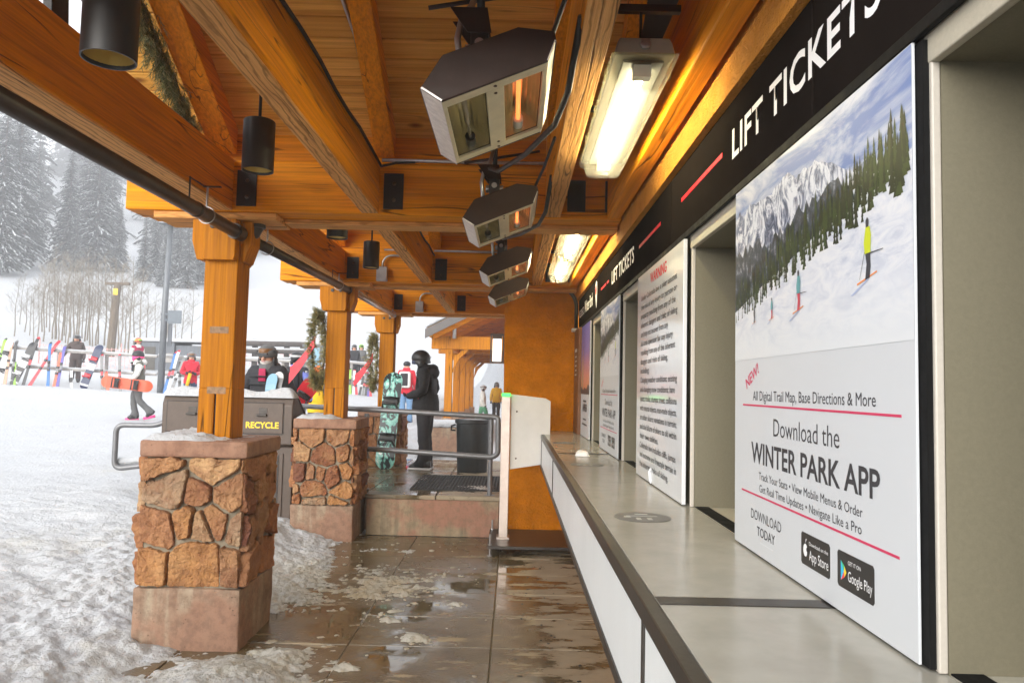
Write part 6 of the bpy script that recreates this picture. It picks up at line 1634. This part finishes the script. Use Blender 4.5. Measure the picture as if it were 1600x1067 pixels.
# --- red jacket, white backpack, jeans
x, D = U(635, 20.5), 20.5; z = gz(x, D)
t, P = person('person walking away in red jacket and jeans with a black and white backpack', (x, D, z), R(178), dict(knL=(-.10, -.05, .5), anL=(-.105, -.08, .10), toL=(-.12, -.27, .05), heL=(-.105, -.05, .05)), dict(jacket='cloth_red', sleeve='cloth_red', pants='cloth_denim', glove='gear_black', boot='gear_black', skin='skin'), 1.74, 1.2)
lb(MB().ball(P['head'] + Vector((0, .01, .045)), (.105, .115, .085), 2), 'cap', 'cloth_black2', t, True); collar(t, P, 'cloth_red', .1, .07)
bp = lb(MB().box(-.16, .16, .15, .34, 1.0, 1.45, b=.06), 'backpack', 'cloth_white', t); lb(MB().box(-.10, .10, .335, .37, 1.06, 1.40, b=.02), 'pocket', 'cloth_black2', bp)
# --- red jacket near the nearest post
x, D = U(298, 21), 21; z = gz(x, D)
t, P = person('person in red jacket, blue trousers and helmet standing just left of the nearest post', (x, D, z), R(25), dict(wrL=(-.14, -.2, 1.12), wrR=(.14, -.2, 1.10), haL=(-.08, -.26, 1.14), haR=(.08, -.26, 1.12)), dict(jacket='cloth_red', sleeve='cloth_red', pants='cloth_navy', glove='gear_black', boot='gear_black', skin='skin'), 1.62, 1.15)
face(t, P); helmet(t, P, 'gear_grey', 'goggle', 'gear_red'); collar(t, P, 'cloth_red', .1, .05)
lb(MB().tube([(-.10, -.20, .72), (-.02, -.24, 1.12)], .05, 8), 'scarf', 'cloth_yellow', t, True)
# --- brown jacket by the rack
x, D = U(117, 27.5), 27.5; z = gz(x, D)
t, P = person('person in dark brown jacket and helmet behind the left ski rack', (x, D, z), R(30), dict(elL=(-.33, .03, 1.15), wrL=(-.38, -.1, 1.0), haL=(-.40, -.16, .98)), dict(jacket='cloth_brown', sleeve='cloth_brown', pants='cloth_brown', glove='gear_black', boot='gear_black', skin='skin'), 1.78, 1.25)
face(t, P); helmet(t, P, 'gear_grey', 'gear_black', 'gear_blue'); collar(t, P, 'cloth_brown', .1, .05)
# --- orange helmet near the walking boarder
x, D = U(213, 26.8), 26.8; z = gz(x, D)
t, P = person('person with an orange-brown helmet at the rack just behind the walking snowboarder', (x, D, z), R(60), {}, dict(jacket='cloth_magenta', sleeve='cloth_white', pants='cloth_black2', glove='gear_black', boot='gear_black', skin='skin'), 1.75, 1.12)
face(t, P); helmet(t, P, 'gear_orange', 'gear_lime', 'gear_lime'); collar(t, P, 'cloth_white', .1, .05)
# --- far: white jacket and green trousers; yellow jacket
x, D = U(755, 33), 33; z = gz(x, D)
t, P = person('person in white jacket and green trousers far off by the end wall', (x, D, z), R(100), dict(knL=(-.1, -.16, .52), anL=(-.105, -.26, .12), toL=(-.12, -.42, .06), heL=(-.105, -.22, .06), knR=(.1, .08, .5), anR=(.105, .25, .15), toR=(.12, .08, .06), heR=(.105, .3, .14)), dict(jacket='cloth_white', sleeve='cloth_white', pants='cloth_green', glove='gear_black', boot='gear_black', skin='skin'), 1.75, 1.2)
face(t, P); helmet(t, P, 'gear_white', 'gear_black', 'gear_black')
x, D = U(776, 34), 34; z = gz(x, D)
t, P = person('person in a yellow top and dark trousers half hidden by the end wall', (x, D, z + .2), R(185), {}, dict(jacket='cloth_yellow', sleeve='cloth_yellow', pants='cloth_black2', glove='gear_black', boot='gear_black', skin='skin'), 1.7, 1.2)
helmet(t, P, 'gear_grey', None)
# two skiers far out by the distant rack
for u, D, m_, lab in ((552, 33, 'cloth_black2', 'person in dark clothes beyond the far ski rack, left of the two'), (563, 36, 'cloth_grey', 'person in grey with a lime helmet beyond the far ski rack, right of the two')):
    x = U(u, D); t, P = person(lab, (x, D, gz(x, D) + .25), R(20), {}, dict(jacket=m_, sleeve=m_, pants='cloth_black2', glove='gear_black', boot='gear_black', skin='skin'), 1.72, 1.15)
    face(t, P); helmet(t, P, 'gear_grey' if m_ == 'cloth_black2' else 'gear_lime', 'gear_black', 'gear_black')
# ================================================================ air, sky, light, camera
def haze():
    m = bpy.data.materials.new('haze'); m.use_nodes = True; nt = m.node_tree; nt.nodes.remove(nt.nodes['Principled BSDF'])
    v = N(nt, 'ShaderNodeVolumePrincipled'); v.inputs['Color'].default_value = (.96, .97, 1, 1); v.inputs['Density'].default_value = HAZE; v.inputs['Anisotropy'].default_value = .2
    nt.links.new(v.outputs[0], nt.nodes['Material Output'].inputs['Volume']); M['haze'] = m
    o = MB().box(-540, 350, -70, 660, -8, 190).build('haze', 'haze'); tag(o, kind='stuff', label='pale falling-snow haze filling the valley air'); return o
HAZE = .0029
if HAZE: haze()
w = bpy.data.worlds.new('World'); S.world = w; w.use_nodes = True; nt = w.node_tree; bg = nt.nodes['Background']
sky = nt.nodes.new('ShaderNodeTexSky'); sky.sky_type = 'NISHITA'; sky.sun_disc = False; sky.sun_elevation = R(10); sky.sun_rotation = R(204); sky.air_density = 1.2; sky.dust_density = 4
hs = nt.nodes.new('ShaderNodeHueSaturation'); hs.inputs['Saturation'].default_value = .18; nt.links.new(sky.outputs[0], hs.inputs['Color'])
tc = nt.nodes.new('ShaderNodeTexCoord'); cn = nt.nodes.new('ShaderNodeTexNoise'); cn.inputs['Scale'].default_value = 2.2; cn.inputs['Detail'].default_value = 6; nt.links.new(tc.outputs['Generated'], cn.inputs['Vector'])
cl_out = mixc(nt, .72, hs.outputs[0], (9.5, 9.8, 10.2))
rp = nt.nodes.new('ShaderNodeMapRange'); nt.links.new(cn.outputs['Fac'], rp.inputs[0]); rp.inputs[1].default_value = .3; rp.inputs[2].default_value = .7; rp.inputs[3].default_value = .88; rp.inputs[4].default_value = 1.08
ml = N(nt, 'ShaderNodeVectorMath', operation='SCALE'); nt.links.new(cl_out, ml.inputs[0]); nt.links.new(rp.outputs[0], ml.inputs['Scale'])
nt.links.new(ml.outputs[0], bg.inputs['Color']); bg.inputs['Strength'].default_value = .059
sd = bpy.data.lights.new('sun', 'SUN'); sd.energy = 1.5; sd.angle = R(50); sd.color = (1, .97, .92); so = bpy.data.objects.new('sun', sd); COL.objects.link(so)
so.rotation_euler = Euler((R(80), 0, R(-24)), 'XYZ')
cd = bpy.data.cameras.new('camera'); co_ = bpy.data.objects.new('camera', cd); COL.objects.link(co_); S.camera = co_
cd.sensor_width = 36; cd.lens = 36 * 1150 / 1600; cd.clip_end = 3000; cd.clip_start = .05
p_, r_, y_ = R(3.58), R(1.3), R(-.13)
Fv = Vector((math.sin(y_) * math.cos(p_), math.cos(y_) * math.cos(p_), math.sin(p_))); R0 = Vector((math.cos(y_), -math.sin(y_), 0)); U0 = R0.cross(Fv)
Rv = R0 * math.cos(r_) + U0 * math.sin(r_); Uv = U0 * math.cos(r_) - R0 * math.sin(r_)
co_.matrix_world = Matrix(((Rv.x, Uv.x, -Fv.x, 0), (Rv.y, Uv.y, -Fv.y, 0), (Rv.z, Uv.z, -Fv.z, 1.67), (0, 0, 0, 1)))
S.view_settings.view_transform = 'Standard'; S.view_settings.look = 'None'; S.view_settings.exposure = 2.15; S.view_settings.gamma = 1
S.cycles.max_bounces = 10; S.cycles.diffuse_bounces = 8; S.cycles.glossy_bounces = 4; S.cycles.transmission_bounces = 6; S.cycles.transparent_max_bounces = 8; S.cycles.volume_bounces = 1
S.cycles.use_denoising = True; S.cycles.sample_clamp_indirect = 6
S.cycles.caustics_reflective = False; S.cycles.caustics_refractive = False
